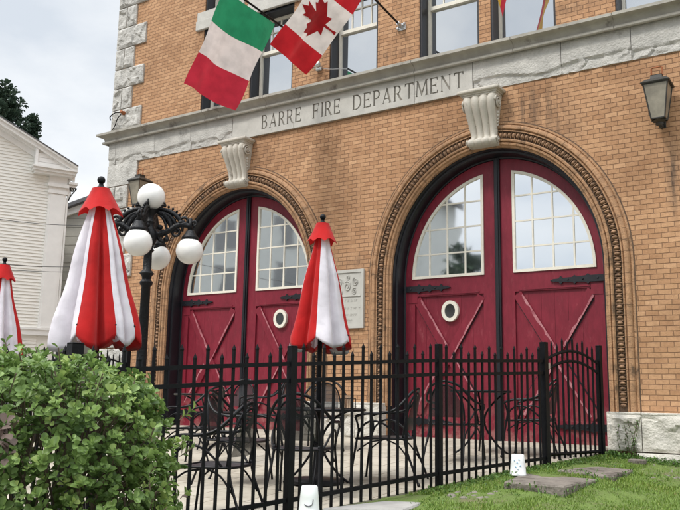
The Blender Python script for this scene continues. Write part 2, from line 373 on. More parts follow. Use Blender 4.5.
def rect(x0, x1, z0, z1): return [(x0, z0), (x1, z0), (x1, z1), (x0, z1)]
def arc(cx, cz, rx, rz, a0, a1, n): return [(cx + rx * cos(a0 + (a1 - a0) * i / n), cz + rz * sin(a0 + (a1 - a0) * i / n)) for i in range(n + 1)]

# ------------------------------------------------------------------ camera
C = V((4.28398, -10.36640, .68538))
r_ = V((0.83859212, 0.54443473, 0.01881704)); u_ = V((0.07917094, -0.15597658, 0.98458279)); f_ = V((-0.53897608, 0.8241736, 0.17390414))
cam = bpy.data.cameras.new('camera'); co = bpy.data.objects.new('camera', cam); COL.objects.link(co)
mm = Matrix((r_, u_, -f_)).transposed().to_4x4(); mm.translation = C; co.matrix_world = mm
cam.sensor_fit = 'HORIZONTAL'; cam.sensor_width = 36; cam.lens = 36 * 800 / 680; cam.clip_end = 600; cam.clip_start = .05
S.camera = co
def eye(x, y, d):
    v = f_ * 800 + r_ * (x - 340) + u_ * (255 - y); return C + v.normalized() * d

# ------------------------------------------------------------------ ground
def gz(x, y):
    z = .062 + .066 * max(min(y, 0), -8.5) - .10 * max(0, min(x - 1.6, 3))
    z += .085 * math.exp(-((x - 1.95) / .8) ** 2 - ((y + 2.75) / 1.15) ** 2)
    if x < -9: z += .05 * min(-9 - x, 20)
    return z
def pz(x, y): return .10 + .068 * y
A1, A2 = V((1.57773, -.42262)), V((.021298, -6.94713))
fd = (A2 - A1).normalized()      # direction of the long fence
bm = bmesh.new(); xs = [-300, -120, -60, -35, -20, -12] + [-10 + .5 * i for i in range(40)] + [12, 20, 40, 120, 300]
ys = [-300, -120, -60, -35, -22, -16] + [-14 + .5 * i for i in range(30)] + [3, 8, 20, 60, 120, 300]
g = [[bm.verts.new((x, y, gz(x, y) - (.16 if (-7.2 < x < 1.0 and -6.8 < y < .5) else 0) + .012 * noise.noise(V((x * 1.3, y * 1.3, 0))))) for y in ys] for x in xs]
for i in range(len(xs) - 1):
    for j in range(len(ys) - 1): bm.faces.new((g[i][j], g[i + 1][j], g[i + 1][j + 1], g[i][j + 1]))
struct('ground', bm, mat('bare_ground', (.21, .195, .17), .95, .25, 3, .4, 25), smooth=True)
bm = bmesh.new(); nx_, ny_ = 60, 70
g = [[bm.verts.new((-.2 + 6.4 * i / nx_, -8.2 + 8.12 * j / ny_, gz(-.2 + 6.4 * i / nx_, -8.2 + 8.12 * j / ny_) + .014 + .01 * noise.noise(V((i * .4, j * .4, 0))) - (.13 if (V((-.2 + 6.4 * i / nx_, -8.2 + 8.12 * j / ny_)) - A1).x * fd.y - (V((-.2 + 6.4 * i / nx_, -8.2 + 8.12 * j / ny_)) - A1).y * fd.x > .12 else 0))) for j in range(ny_ + 1)] for i in range(nx_ + 1)]
for i in range(nx_):
    for j in range(ny_): bm.faces.new((g[i][j], g[i + 1][j], g[i + 1][j + 1], g[i][j + 1]))
struct('lawn', bm, 'lawn', smooth=True)
bm = bmesh.new()
pol = [(-7.3, .38), (1.52, .38), (1.52, -.45), (A2.x - .06, A2.y - .02), (-7.3, A2.y - .02)]
t = [bm.verts.new((x, y, pz(x, y))) for x, y in pol]; bt_ = [bm.verts.new((x, y, pz(x, y) - .3)) for x, y in pol]
bm.faces.new(t[::-1])
for i in range(5): bm.faces.new((t[i], t[(i + 1) % 5], bt_[(i + 1) % 5], bt_[i]))
bm.normal_update(); bmesh.ops.recalc_face_normals(bm, faces=bm.faces)
struct('patio', bm, 'patio')
bm = bmesh.new(); box(bm, -200, 200, -26, -15, -.9, -.46); struct('road', bm, 'asphalt')

# ------------------------------------------------------------------ FIRE STATION
XA = -4.6607; ZS = 2.44
DX = {0: 0.0, 1: XA}
FS = thing('fire_station', 'orange brick fire station with arched burgundy doors and granite frieze', 'building')
def arch_loop(cx, r, rise, zb, n=40):
    return [(cx + r, zb)] + arc(cx, ZS, r, rise, 0, pi, n) + [(cx - r, zb)]
XL, XR, TOP = -8.0, 6.6, 11.2
WIN = [(-5.65, -4.75), (-4.49, -3.54), (-2.78, -1.85), (-1.10, -.11), (.07, 1.04), (1.85, 2.8), (3.0, 3.95)]
WZ = (5.80, 7.43)
bm = bmesh.new(); loops = [[(XL, -.4), (XR, -.4), (XR, TOP), (XL, TOP)]]
for i in (0, 1): loops.append(arch_loop(DX[i], 1.62, 1.62 + .2, .0))
for a, b in WIN: loops.append(rect(a, b, *WZ)); loops.append(rect(a, b, 7.80, 9.6))
# arch reaches below: open at the bottom
plate(bm, loops, 0, .5, back=True)
obj('brick_wall', bm, 'brick', FS)
bm = bmesh.new(); box(bm, XL, XL + .4, .5, 13, -.4, TOP); box(bm, XR - .4, XR, .5, 13, -.4, TOP); box(bm, XL, XR, 13, 13.4, -.4, TOP)
obj('side_wall', bm, 'brick_side', FS)
bm = bmesh.new(); box(bm, XL - .3, XR + .3, -.35, 13.7, TOP, TOP + .5, .05); obj('roof', bm, 'cornice', FS)
# dark inner wall behind openings
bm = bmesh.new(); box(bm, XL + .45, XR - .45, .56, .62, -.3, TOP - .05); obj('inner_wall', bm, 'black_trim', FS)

# sweep of a profile round an arch
def sweep_arch(bm, cx, prof, zb, extra=.21, n=48, mi=0, closed=False):
    st = []
    for k in range(9): st.append(('L', zb + (ZS - zb) * k / 8))
    for k in range(1, n): st.append(('A', pi - pi * k / n))
    for k in range(9): st.append(('R', ZS - (ZS - zb) * k / 8))
    rings = []
    for kd, v in st:
        rg = []
        for r, y in prof:
            if kd == 'L': p = (cx - r, y, v)
            elif kd == 'R': p = (cx + r, y, v)
            else: p = (cx + r * cos(v), y, ZS + (r + extra) * sin(v) if False else ZS + (r + extra * 1.0) * sin(v))
            rg.append(bm.verts.new(p))
        rings.append(rg)
    m = len(prof)
    for a, b in zip(rings, rings[1:]):
        for k in range(m if closed else m - 1):
            f = bm.faces.new((a[k], a[(k + 1) % m], b[(k + 1) % m], b[k])); f.material_index = mi
for i in (0, 1):
    cx = DX[i]
    bm = bmesh.new()
    sweep_arch(bm, cx, [(1.945, .01), (1.94, -.012), (1.915, -.012), (1.905, .006), (1.895, -.03), (1.87, -.05), (1.84, -.045), (1.825, -.01), (1.815, -.03), (1.80, -.03)], .56)
    sweep_arch(bm, cx, [(1.69, -.03), (1.675, -.05), (1.655, -.045), (1.645, -.012), (1.635, -.035), (1.61, -.03), (1.60, .0), (1.575, .005), (1.572, .10), (1.62, .11)], .56)
    om = obj('arch_moulding', bm, 'mould', FS, auto=50)
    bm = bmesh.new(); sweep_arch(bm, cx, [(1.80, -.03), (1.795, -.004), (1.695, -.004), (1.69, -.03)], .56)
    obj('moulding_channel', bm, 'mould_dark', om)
    bm = bmesh.new(); s = 0
    def place(s):
        # returns position on centre line r=1.745
        H = ZS - .6; Lr = 1.745
        if s < H: return (cx - Lr, .6 + s, pi / 2)
        s2 = s - H; tot = pi * (1.745 + .105)
        if s2 < tot:
            a = pi - pi * s2 / tot; return (cx + Lr * cos(a), ZS + (Lr + .21) * sin(a), a - pi / 2 + 0)
        s3 = s2 - tot
        if s3 < H: return (cx + Lr, ZS - s3, -pi / 2)
        return None
    while True:
        q = place(s)
        if q is None: break
        ang = q[2]
        seg = 8; rings = []
        for a in range(4):
            ph = pi / 2 * a / 3; rr = cos(ph); yy = -.004 - .036 * sin(ph)
            rings.append([(rr * .027 * cos(2 * pi * k / seg), rr * .040 * sin(2 * pi * k / seg), yy) for k in range(seg)])
        vr = [[bm.verts.new((q[0] + u * cos(ang) - w * sin(ang) * 1.0, y, q[1] + u * sin(ang) + w * cos(ang))) for u, w, y in rg] for rg in rings]
        # swap so that the egg is long across the ring
        for a, b in zip(vr, vr[1:]):
            for k in range(seg): bm.faces.new((a[k], a[(k + 1) % seg], b[(k + 1) % seg], b[k]))
        for du in (-.034,):      # dart between two eggs
            p_ = [(du - .005, .045), (du + .005, .045), (du + .002, -.045), (du - .002, -.045)]
            f0 = [bm.verts.new((q[0] + u * cos(ang) - w * sin(ang), -.030, q[1] + u * sin(ang) + w * cos(ang))) for u, w in p_]; b0 = [bm.verts.new((v.co.x, 0, v.co.z)) for v in f0]
            bm.faces.new(f0)
            for k in range(4): bm.faces.new((f0[k], f0[(k + 1) % 4], b0[(k + 1) % 4], b0[k]))
        s += .068
    obj('egg_ornament', bm, 'egg', om, smooth=True)
    bm = bmesh.new(); s = .03; LrT = 2 * (ZS - .6) + pi * 1.85
    while True:
        q = place(s)
        if q is None: break
        H_ = ZS - .6
        def at_(r, y):
            if s < H_: return (cx - r, y, q[1])
            if s < H_ + pi * 1.85: a_ = pi - (s - H_) / 1.85; return (cx + r * cos(a_), y, ZS + (r + .21) * sin(a_))
            return (cx + r, y, q[1])
        for pr in ([(1.69, -.031), (1.675, -.051), (1.655, -.046), (1.645, -.013), (1.635, -.036), (1.61, -.031), (1.60, -.001), (1.575, .004), (1.572, .08)], [(1.905, .005), (1.895, -.031), (1.87, -.051), (1.84, -.046), (1.825, -.011), (1.815, -.031), (1.80, -.031)]):
            tube(bm, [at_(r, y) for r, y in pr], .0017, 4)
        s += .2 if False else .134
    obj('moulding_joint', bm, 'mould_dark', om)
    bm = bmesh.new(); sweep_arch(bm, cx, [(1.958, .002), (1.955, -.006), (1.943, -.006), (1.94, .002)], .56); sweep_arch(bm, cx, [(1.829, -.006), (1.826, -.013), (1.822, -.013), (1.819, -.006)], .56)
    obj('dark_edge', bm, 'mould_dark', om)  # two darker lines round the moulding, at its rim and in a groove
    bm = bmesh.new()
    sweep_arch(bm, cx, [(1.60, .105), (1.60, .06), (1.585, .05), (1.56, .05), (1.555, .07), (1.555, .12), (1.53, .125), (1.52, .15), (1.52, .33), (1.50, .335), (1.50, .40), (1.62, .42)], .02)
    obj('door_casing', bm, 'black_trim', FS, auto=40)

# --- keystone scroll brackets
def keystone(cx):
    cx += .05 if cx < -1 else -.03
    bm = bmesh.new()
    zf = lambda z: 4.235 + (z - 4.175) * .885
    prof = [(4.985, .235), (4.955, .25), (4.92, .262), (4.87, .262), (4.82, .25), (4.76, .23), (4.68, .195), (4.6, .16), (4.5, .125), (4.42, .105), (4.36, .10), (4.325, .105), (4.305, .12), (4.295, .15), (4.27, .175), (4.235, .18), (4.20, .165), (4.18, .13), (4.175, .08)]
    n = 48; rows = []
    for z, y in prof:
        t = (4.985 - z) / .8; hw = .255 - .075 * t ** .8 + (.035 if z < 4.31 else 0)
        row = []
        for i in range(n + 1):
            u = -1 + 2 * i / n
            w = abs(((u * 1.0 + 1) / 2 * 4) % 1 - .5) * 2     # 1 at edges of flute
            fl = .038 * (1 - w ** 2.2) if abs(u) < 1 else 0
            row.append(bm.verts.new((cx + u * hw, -(y - .030 + fl), zf(z))))
        rows.append(row)
    for a, b in zip(rows, rows[1:]):
        for i in range(n): bm.faces.new((a[i], a[i + 1], b[i + 1], b[i]))
    for s in (0, n):
        ed = [r[s] for r in rows]; bk = [bm.verts.new((v.co.x, .0, v.co.z)) for v in ed]
        for i in range(len(ed) - 1): bm.faces.new((ed[i], ed[i + 1], bk[i + 1], bk[i]) if s else (ed[i + 1], ed[i], bk[i], bk[i + 1]))
    r = rows[-1]; bk = [bm.verts.new((v.co.x, 0, v.co.z)) for v in r]
    for i in range(n): bm.faces.new((r[i], r[i + 1], bk[i + 1], bk[i]))
    # abacus mouldings
    for x, y, z0, z1 in ((.262, .24, 4.985, 5.015), (.278, .255, 5.015, 5.04), (.315, .285, 5.045, 5.095), (.297, .27, 5.038, 5.05)):
        box(bm, cx - x, cx + x, -y, 0, zf(z0), zf(z1), .006)
    ks = obj('keystone_bracket', bm, 'bracket', FS, auto=55)
    # volutes on both cheeks
    bm = bmesh.new()
    for s in (-1, 1):
        for (vy, vz, R, hx) in ((-.145, zf(4.86), .098, .243), (-.115, zf(4.245), .052, .217)):
            pts = []
            for k in range(34):
                a = k / 33 * 4.6 * pi; rr = R * (1 - .85 * k / 33)
                pts.append((cx + s * (hx + .008 + .02 * k / 33), vy - rr * cos(a), vz + rr * sin(a)))
            tube(bm, pts, [R * .16 * (1 - .3 * k / 33) for k in range(34)], 6)
            ball(bm, (cx + s * (hx + .03), vy, vz), R * .16, 8, 6)
        for k in range(5):
            z = zf(4.70 - .05 * k); ball(bm, (cx + s * (.228 - .005 * k), -.10 + .01 * k, z), .028 - .003 * k, 8, 6)
    obj('volute', bm, 'bracket', ks, smooth=True)
for i in (0, 1): keystone(DX[i])

# --- rock faced stone
def rock(bm, x0, x1, z0, z1, yf, amp=.03, rough_low=1.0, seed=0, mi=0, side=None, ymax=0.02):
    """one ashlar block, front face broken up; side = also a left face (corner stone)"""
    nx = max(3, int((x1 - x0) / .02)); nz = max(4, int((z1 - z0) / .02)); g = []
    for i in range(nx + 1):
        row = []
        for j in range(nz + 1):
            x = x0 + (x1 - x0) * i / nx; z = z0 + (z1 - z0) * j / nz
            e = min(i, nx - i, j, nz - j) / 2.0; e = min(e, 1)
            tz = (z - z0) / (z1 - z0)
            p = V((x * 3.1 + seed * 7.3, z * 3.1, seed * 1.7))
            lowline = .32 + .22 * noise.noise(V((x * 1.7 + seed, 3.3, seed)))
            w = 1 if rough_low >= 1 else max(0, min(1, (lowline - tz) / .06))
            vd, vp = noise.voronoi(p * 1.5 + V((noise.noise(p * 2), noise.noise(p * 2 + V((5, 5, 5))), 0)) * .35)
            hsh = noise.noise(vp[0] * 7.7) ; til = (p * 1.5 - vp[0]).dot(V((noise.noise(vp[0] * 3.1), 0, noise.noise(vp[0] * 5.3)))) * 1.6
            n1 = hsh * .9 + til + .35 * noise.fractal(p * 3.0, 1.0, 2.2, 4)
            if rough_low < 1:
                d = amp * (n1 * .55 - .45) * w; y = min(yf - d, -.010)
            else:
                d = amp * (n1 * .9 + .35); y = min(yf - d * e, -.006)
            row.append(bm.verts.new((x, y, z)))
        g.append(row)
    for i in range(nx):
        for j in range(nz):
            f = bm.faces.new((g[i][j], g[i + 1][j], g[i + 1][j + 1], g[i][j + 1])); f.material_index = mi
    rim = [g[i][0] for i in range(nx + 1)] + [g[nx][j] for j in range(1, nz + 1)] + [g[i][nz] for i in range(nx - 1, -1, -1)] + [g[0][j] for j in range(nz - 1, 0, -1)]
    bk = [bm.verts.new((v.co.x, ymax, v.co.z)) for v in rim]
    for k in range(len(rim)):
        f = bm.faces.new((rim[k], bk[k], bk[(k + 1) % len(rim)], rim[(k + 1) % len(rim)])); f.material_index = mi
bm = bmesh.new(); gp = .006; sd = 1
zc = [(5.80, 6.24), (6.25, 6.69), (6.70, 7.10), (7.11, 7.54), (7.55, 7.99), (8.0, 8.44), (8.45, 8.89), (8.9, 9.34), (9.35, 9.8), (9.81, 10.3), (10.31, 11.15)]
for k, (a, b) in enumerate(zc):
    if k % 2 == 0: blocks = [(-8.03, -7.19)]
    else: blocks = [(-8.03, -7.78), (-7.77, -7.49)]
    for x0, x1 in blocks:
        bm = bmesh.new(); rock(bm, x0 + gp, x1 - gp, a + gp, b - gp, -.035, .055, 1, sd); sd += 1; obj('quoin', bm, 'stone', FS, auto=28)
zc = [(4.66, 5.10), (4.2, 4.65), (3.75, 4.19), (3.3, 3.74), (2.85, 3.29), (2.4, 2.84), (1.95, 2.39), (1.5, 1.94), (1.05, 1.49), (.58, 1.04)]
for k, (a, b) in enumerate(zc):
    blocks = [(-8.03, -7.19)] if k % 2 == 0 else [(-8.03, -7.78), (-7.77, -7.42)]
    for x0, x1 in blocks:
        bm = bmesh.new(); rock(bm, x0 + gp, x1 - gp, a + gp, b - gp, -.04, .008 if k == 0 else .06, 1, sd); obj('quoin', bm, 'stone', FS, auto=28)
        sd += 1
# left return of quoins
for k in range(24):
    bm = bmesh.new(); z = -.4 + k * .47; box(bm, -8.04, -7.99, .015, .6 if k % 2 else .35, z + .006, z + .464, .006)
    obj('quoin', bm, 'stone', FS)

# frieze blocks (rock faced lower edge), lettered panel cut through
bm = bmesh.new(); fz0, fz1 = 5.105, 5.56
js = [-8.03, -7.83, -6.74, -5.81, -4.80]
fr = obj('panel_ground', bmesh.new(), 'engraved', FS)
for a, b in zip(js, js[1:]): bm = bmesh.new(); rock(bm, a + .004, b - .004, fz0, fz1, -.045, .07, .5, sd); sd += 1; obj('frieze_block', bm, 'stone', FS, auto=28)
js = [-.20, 1.11, 2.04, 3.1, 4.3, 5.4, 6.6]
for a, b in zip(js, js[1:]): bm = bmesh.new(); rock(bm, a + .004, b - .004, fz0, fz1, -.045, .07, .5, sd); sd += 1; obj('frieze_block', bm, 'stone', FS, auto=28)
T_ = .115
def A_(cx, cz, rx, rz, a0, a1, n=8): return arc(cx, cz, rx, rz, radians(a0), radians(a1), n)
def st(x): return [(x - .04, 0), (x + T_ + .04, 0), (x + T_ + .04, .04), (x + T_, .07)], [(x + T_, .93), (x + T_ + .04, .96), (x + T_ + .04, 1), (x - .04, 1), (x - .04, .96), (x, .93), (x, .07), (x - .04, .04)]
GL = {
 'I': (.20, [sum(st(.04), [])]),
 'E': (.56, [[(-.02, 0), (.50, 0), (.50, .2), (.45, .2), (.43, .08), (T_, .08), (T_, .46), (.34, .46), (.35, .38), (.40, .38), (.40, .64), (.35, .64), (.34, .55), (T_, .55), (T_, .92), (.41, .92), (.43, .8), (.48, .8), (.48, 1), (-.02, 1), (-.02, .96), (0, .93), (0, .07), (-.02, .04)]]),
 'F': (.54, [[(-.04, 0), (T_ + .04, 0), (T_ + .04, .04), (T_, .07), (T_, .46), (.34, .46), (.35, .38), (.40, .38), (.40, .64), (.35, .64), (.34, .55), (T_, .55), (T_, .92), (.41, .92), (.43, .8), (.48, .8), (.48, 1), (-.04, 1), (-.04, .96), (0, .93), (0, .07), (-.04, .04)]]),
 'T': (.62, [[(.20, 0), (.40, 0), (.40, .04), (.36, .07), (.36, .92), (.52, .92), (.55, .8), (.60, .8), (.60, 1), (0, 1), (0, .8), (.05, .8), (.08, .92), (.245, .92), (.245, .07), (.20, .04)]]),
 'P': (.50, [[(-.04, 0), (T_ + .04, 0), (T_ + .04, .04), (T_, .07), (T_, .42)] + A_(.22, .71, .25, .29, -90, 90) + [(-.04, 1), (-.04, .96), (0, .93), (0, .07), (-.04, .04)], [(T_, .50)] + A_(.21, .71, .15, .21, -90, 90) + [(T_, .92)]]),
 'R': (.60, [[(-.04, 0), (T_ + .04, 0), (T_ + .04, .04), (T_, .07), (T_, .43), (.20, .43), (.43, 0), (.60, 0), (.60, .04), (.55, .05), (.32, .46)] + A_(.22, .725, .25, .275, -55, 90) + [(-.04, 1), (-.04, .96), (0, .93), (0, .07), (-.04, .04)], [(T_, .51)] + A_(.21, .715, .15, .205, -90, 90) + [(T_, .92)]]),
 'D': (.66, [[(-.04, 0)] + A_(.22, .5, .40, .5, -90, 90, 14) + [(-.04, 1), (-.04, .96), (0, .93), (0, .07), (-.04, .04)], [(T_, .08)] + A_(.21, .5, .30, .42, -90, 90, 14) + [(T_, .92)]]),
 'B': (.56, [[(-.04, 0)] + A_(.24, .28, .27, .28, -90, 80, 9) + A_(.22, .765, .23, .235, -70, 90, 9) + [(-.04, 1), (-.04, .96), (0, .93), (0, .07), (-.04, .04)], [(T_, .08)] + A_(.22, .28, .17, .20, -90, 90) + [(T_, .48)], [(T_, .57)] + A_(.21, .745, .13, .175, -90, 90) + [(T_, .92)]]),
 'A': (.70, [[(-.03, 0), (.15, 0), (.15, .04), (.10, .05), (.17, .28), (.44, .28), (.50, .05), (.46, .04), (.46, 0), (.70, 0), (.70, .04), (.64, .05), (.37, 1), (.31, 1), (.05, .05), (-.03, .04)], [(.20, .36), (.42, .36), (.31, .76)]]),
 'M': (.82, [[(-.02, 0), (.14, 0), (.14, .04), (.09, .06), (.13, .78), (.36, .02), (.41, .02), (.65, .78), (.67, .06), (.62, .04), (.62, 0), (.84, 0), (.84, .04), (.79, .06), (.74, .94), (.79, .96), (.79, 1), (.64, 1), (.40, .27), (.16, 1), (.02, 1), (.02, .96), (.07, .94), (.03, .06), (-.02, .04)]]),
 'N': (.70, [[(-.02, 0), (.14, 0), (.14, .04), (.09, .06), (.09, .80), (.54, 0), (.60, 0), (.60, .94), (.65, .96), (.65, 1), (.49, 1), (.49, .96), (.54, .94), (.54, .22), (.12, 1), (-.02, 1), (-.02, .96), (.03, .94), (.03, .06), (-.02, .04)]]),
}
def word(txt, x0, x1, z0, h):
    tot = sum(GL[c][0] for c in txt) + .13 * (len(txt) - 1); k = (x1 - x0) / tot; x = x0; out = []; ends = []
    for c in txt:
        for lp in GL[c][1]: out.append([(x + px * k, z0 + pz_ * h) for px, pz_ in lp])
        x += (GL[c][0] + .13) * k; ends.append(x)
    return out, ends
w1, e1 = word('BARRE', -4.13, -3.28, 5.20, .255); w2, e2 = word('FIRE', -3.05, -2.50, 5.20, .255); w3, e3 = word('DEPARTMENT', -2.27, -.34, 5.20, .255)
jx = [-4.80, -4.42, e1[3] - .03, -1.29, -.20]
jx[3] = e3[5] - .022
bm = bmesh.new()
allL = w1 + w2 + w3
for a, b in zip(jx, jx[1:]):
    lp = [rect(a + .003, b - .003, fz0 + .0, fz1)] + [l for l in allL if min(p[0] for p in l) > a and max(p[0] for p in l) < b]
    plate(bm, lp, -.052 if a > -4.5 else -.04, -.03, back=False)
obj('lettered_panel', bm, 'stone_smooth', FS)
bm = bmesh.new(); box(bm, -4.79, -.21, -.028, .01, fz0 + .002, fz1); bm.to_mesh(fr.data); bm.free()
# cornice
bm = bmesh.new()
cp = [(0, 5.57), (-.09, 5.57), (-.095, 5.54), (-.125, 5.54), (-.135, 5.552), (-.135, 5.583), (-.105, 5.592), (-.10, 5.605), (-.108, 5.64), (-.135, 5.67), (-.175, 5.685), (-.205, 5.688), (-.225, 5.695), (-.225, 5.738), (-.21, 5.745), (0, 5.81)]
jc = [XL, -6.95, -5.4, -4.0, -3.3, -1.13, .45, 1.85, 3.2, 4.8, XR]
for a, b in zip(jc, jc[1:]):
    ra, rb = [], []
    for y, z in cp:
        ra.append(bm.verts.new((a + .006 if a > XL else a + y * 1.0, y, z))); rb.append(bm.verts.new((b - .006, y, z)))
    for k in range(len(cp) - 1): bm.faces.new((ra[k], rb[k], rb[k + 1], ra[k + 1]))
    if a > XL: bm.faces.new(ra)
    bm.faces.new(rb[::-1])
ra, rb = [], []
for y, z in cp: ra.append(bm.verts.new((XL + y, y, z))); rb.append(bm.verts.new((XL + y, 13, z)))
for k in range(len(cp) - 1): bm.faces.new((rb[k], ra[k], ra[k + 1], rb[k + 1]))
obj('cornice', bm, 'cornice', FS, auto=30)
for k in range(1, len(jc) - 1):
    bm = bmesh.new(); vv = [[bm.verts.new((jc[k] + sx * .007, y * .96, z - .004)) for y, z in cp] for sx in (-1, 1)]
    for q in range(len(cp) - 1): bm.faces.new((vv[0][q], vv[1][q], vv[1][q + 1], vv[0][q + 1]))
    obj('cornice_joint', bm, 'engraved', FS)
# lintel bands over the windows
for a, b in ((-5.83, -4.66), (-4.58, -3.4), (-2.95, -1.68), (-1.25, -.02), (-.01, 1.2), (1.7, 4.1)):
    bm = bmesh.new(); box(bm, a, b, -.05, .28, 7.43, 7.62, .008); box(bm, a + .01, b - .01, -.03, .28, 7.62, 7.80, .008); obj('lintel', bm, 'stone_smooth', FS)
# windows
def window(a, b, z0, z1, first=False):
    # dark painted reveal
    bm = bmesh.new(); y0, y1 = .02, .30
    for q in (rect(a, a + .035, z0, z1), rect(b - .035, b, z0, z1), rect(a + .035, b - .035, z1 - .05, z1), rect(a + .035, b - .035, z0, z0 + .03)):
        plate(bm, [q], y0, y1)
    w = obj('window', bm, 'black_trim', FS)
    bm = bmesh.new(); a2, b2 = a + .035, b - .035; zm = z0 + (z1 - z0) * .555; zt = z1 - .05; zb = z0 + .03
    plate(bm, [rect(a2, b2, zb, zt), rect(a2 + .038, b2 - .038, zb + .05, zt - .04)], .235, .28)
    plate(bm, [rect(a2 + .05, b2 - .05, zm, zm + .06)], .215, .275)
    x0, x1 = a2 + .05, b2 - .05
    for k in (1, 2, 3):
        x = x0 + (x1 - x0) * k / 4; plate(bm, [rect(x - .009, x + .009, zm + .06, zt - .05)], .247, .265)
    zz = zm + .06 + (zt - .05 - zm - .06) * .62
    plate(bm, [rect(x0, x1, zz - .009, zz + .009)], .244, .262)
    obj('sash', bm, 'white_frame', w)
    bm = bmesh.new(); plate(bm, [rect(x0 - .01, x1 + .01, zb, zt)], .266, .272); obj('pane', bm, 'glass_win', w)
for a, b in WIN:
    window(a, b, *WZ); window(a, b, 7.80, 9.6)

# --- doors
RD = 1.5
def ring_glass(s):
    """quarter glass outline, s=-1 left leaf, +1 right leaf"""
    pts = [(.22, 2.455)]
    # outer curve from (1.37,2.455) up to (.22,3.95)
    a1 = math.acos(.22 / 1.385)
    pts = [(.22, 2.455)] + [(1.385 * cos(a1 * k / 22), 2.455 + 1.515 * sin(a1 * k / 22)) for k in range(23)]
    return [(s * x, z) for x, z in pts]
def inset(pts, d):
    n = len(pts); out = []; area = sum(pts[i][0] * pts[(i + 1) % n][1] - pts[(i + 1) % n][0] * pts[i][1] for i in range(n)); sg = 1 if area > 0 else -1
    for i in range(n):
        a, b, c = V(pts[i - 1]), V(pts[i]), V(pts[(i + 1) % n])
        e1 = (b - a).normalized(); e2 = (c - b).normalized(); n1 = V((-e1.y, e1.x)) * sg; n2 = V((-e2.y, e2.x)) * sg
        m = (n1 + n2); m = m / max(m.length_squared, .4) * 2 if False else m.normalized() / max(m.normalized().dot(n1), .5)
        out.append(tuple(b + m * d))
    return out
def board(p, q, w, y0, y1, bm, mi=0):
    p, q = V(p), V(q); d = (q - p).normalized(); n = V((-d.y, d.x)) * w / 2
    plate(bm, [[tuple(p - n), tuple(q - n), tuple(q + n), tuple(p + n)]], y0, y1, mi)
def hinge(z, s, cx, L, par):
    bm = bmesh.new(); h = .045
    pts = [(1.49, -h), (1.30, -h), (1.27, -h - .025), (1.24, -h), (1.12, -h * .8), (1.09, -h * .8 - .025), (1.06, -h * .75), (.93, -h * .6), (.90, -h * .6 - .03), (.87, -h * .5), (.80, -.02), (1.49 - L, 0)]
    lo = [(x, z + dz) for x, dz in pts]; hi = [(x, z - dz) for x, dz in pts[:-1]][::-1]
    plate(bm, [[(cx + s * x, zz) for x, zz in lo + hi]], .315, .345)
    for x in (1.4, 1.2, 1.0): ball(bm, (cx + s * x, .313, z), .014, 8, 6)
    obj('strap_hinge', bm, 'black_trim', par)
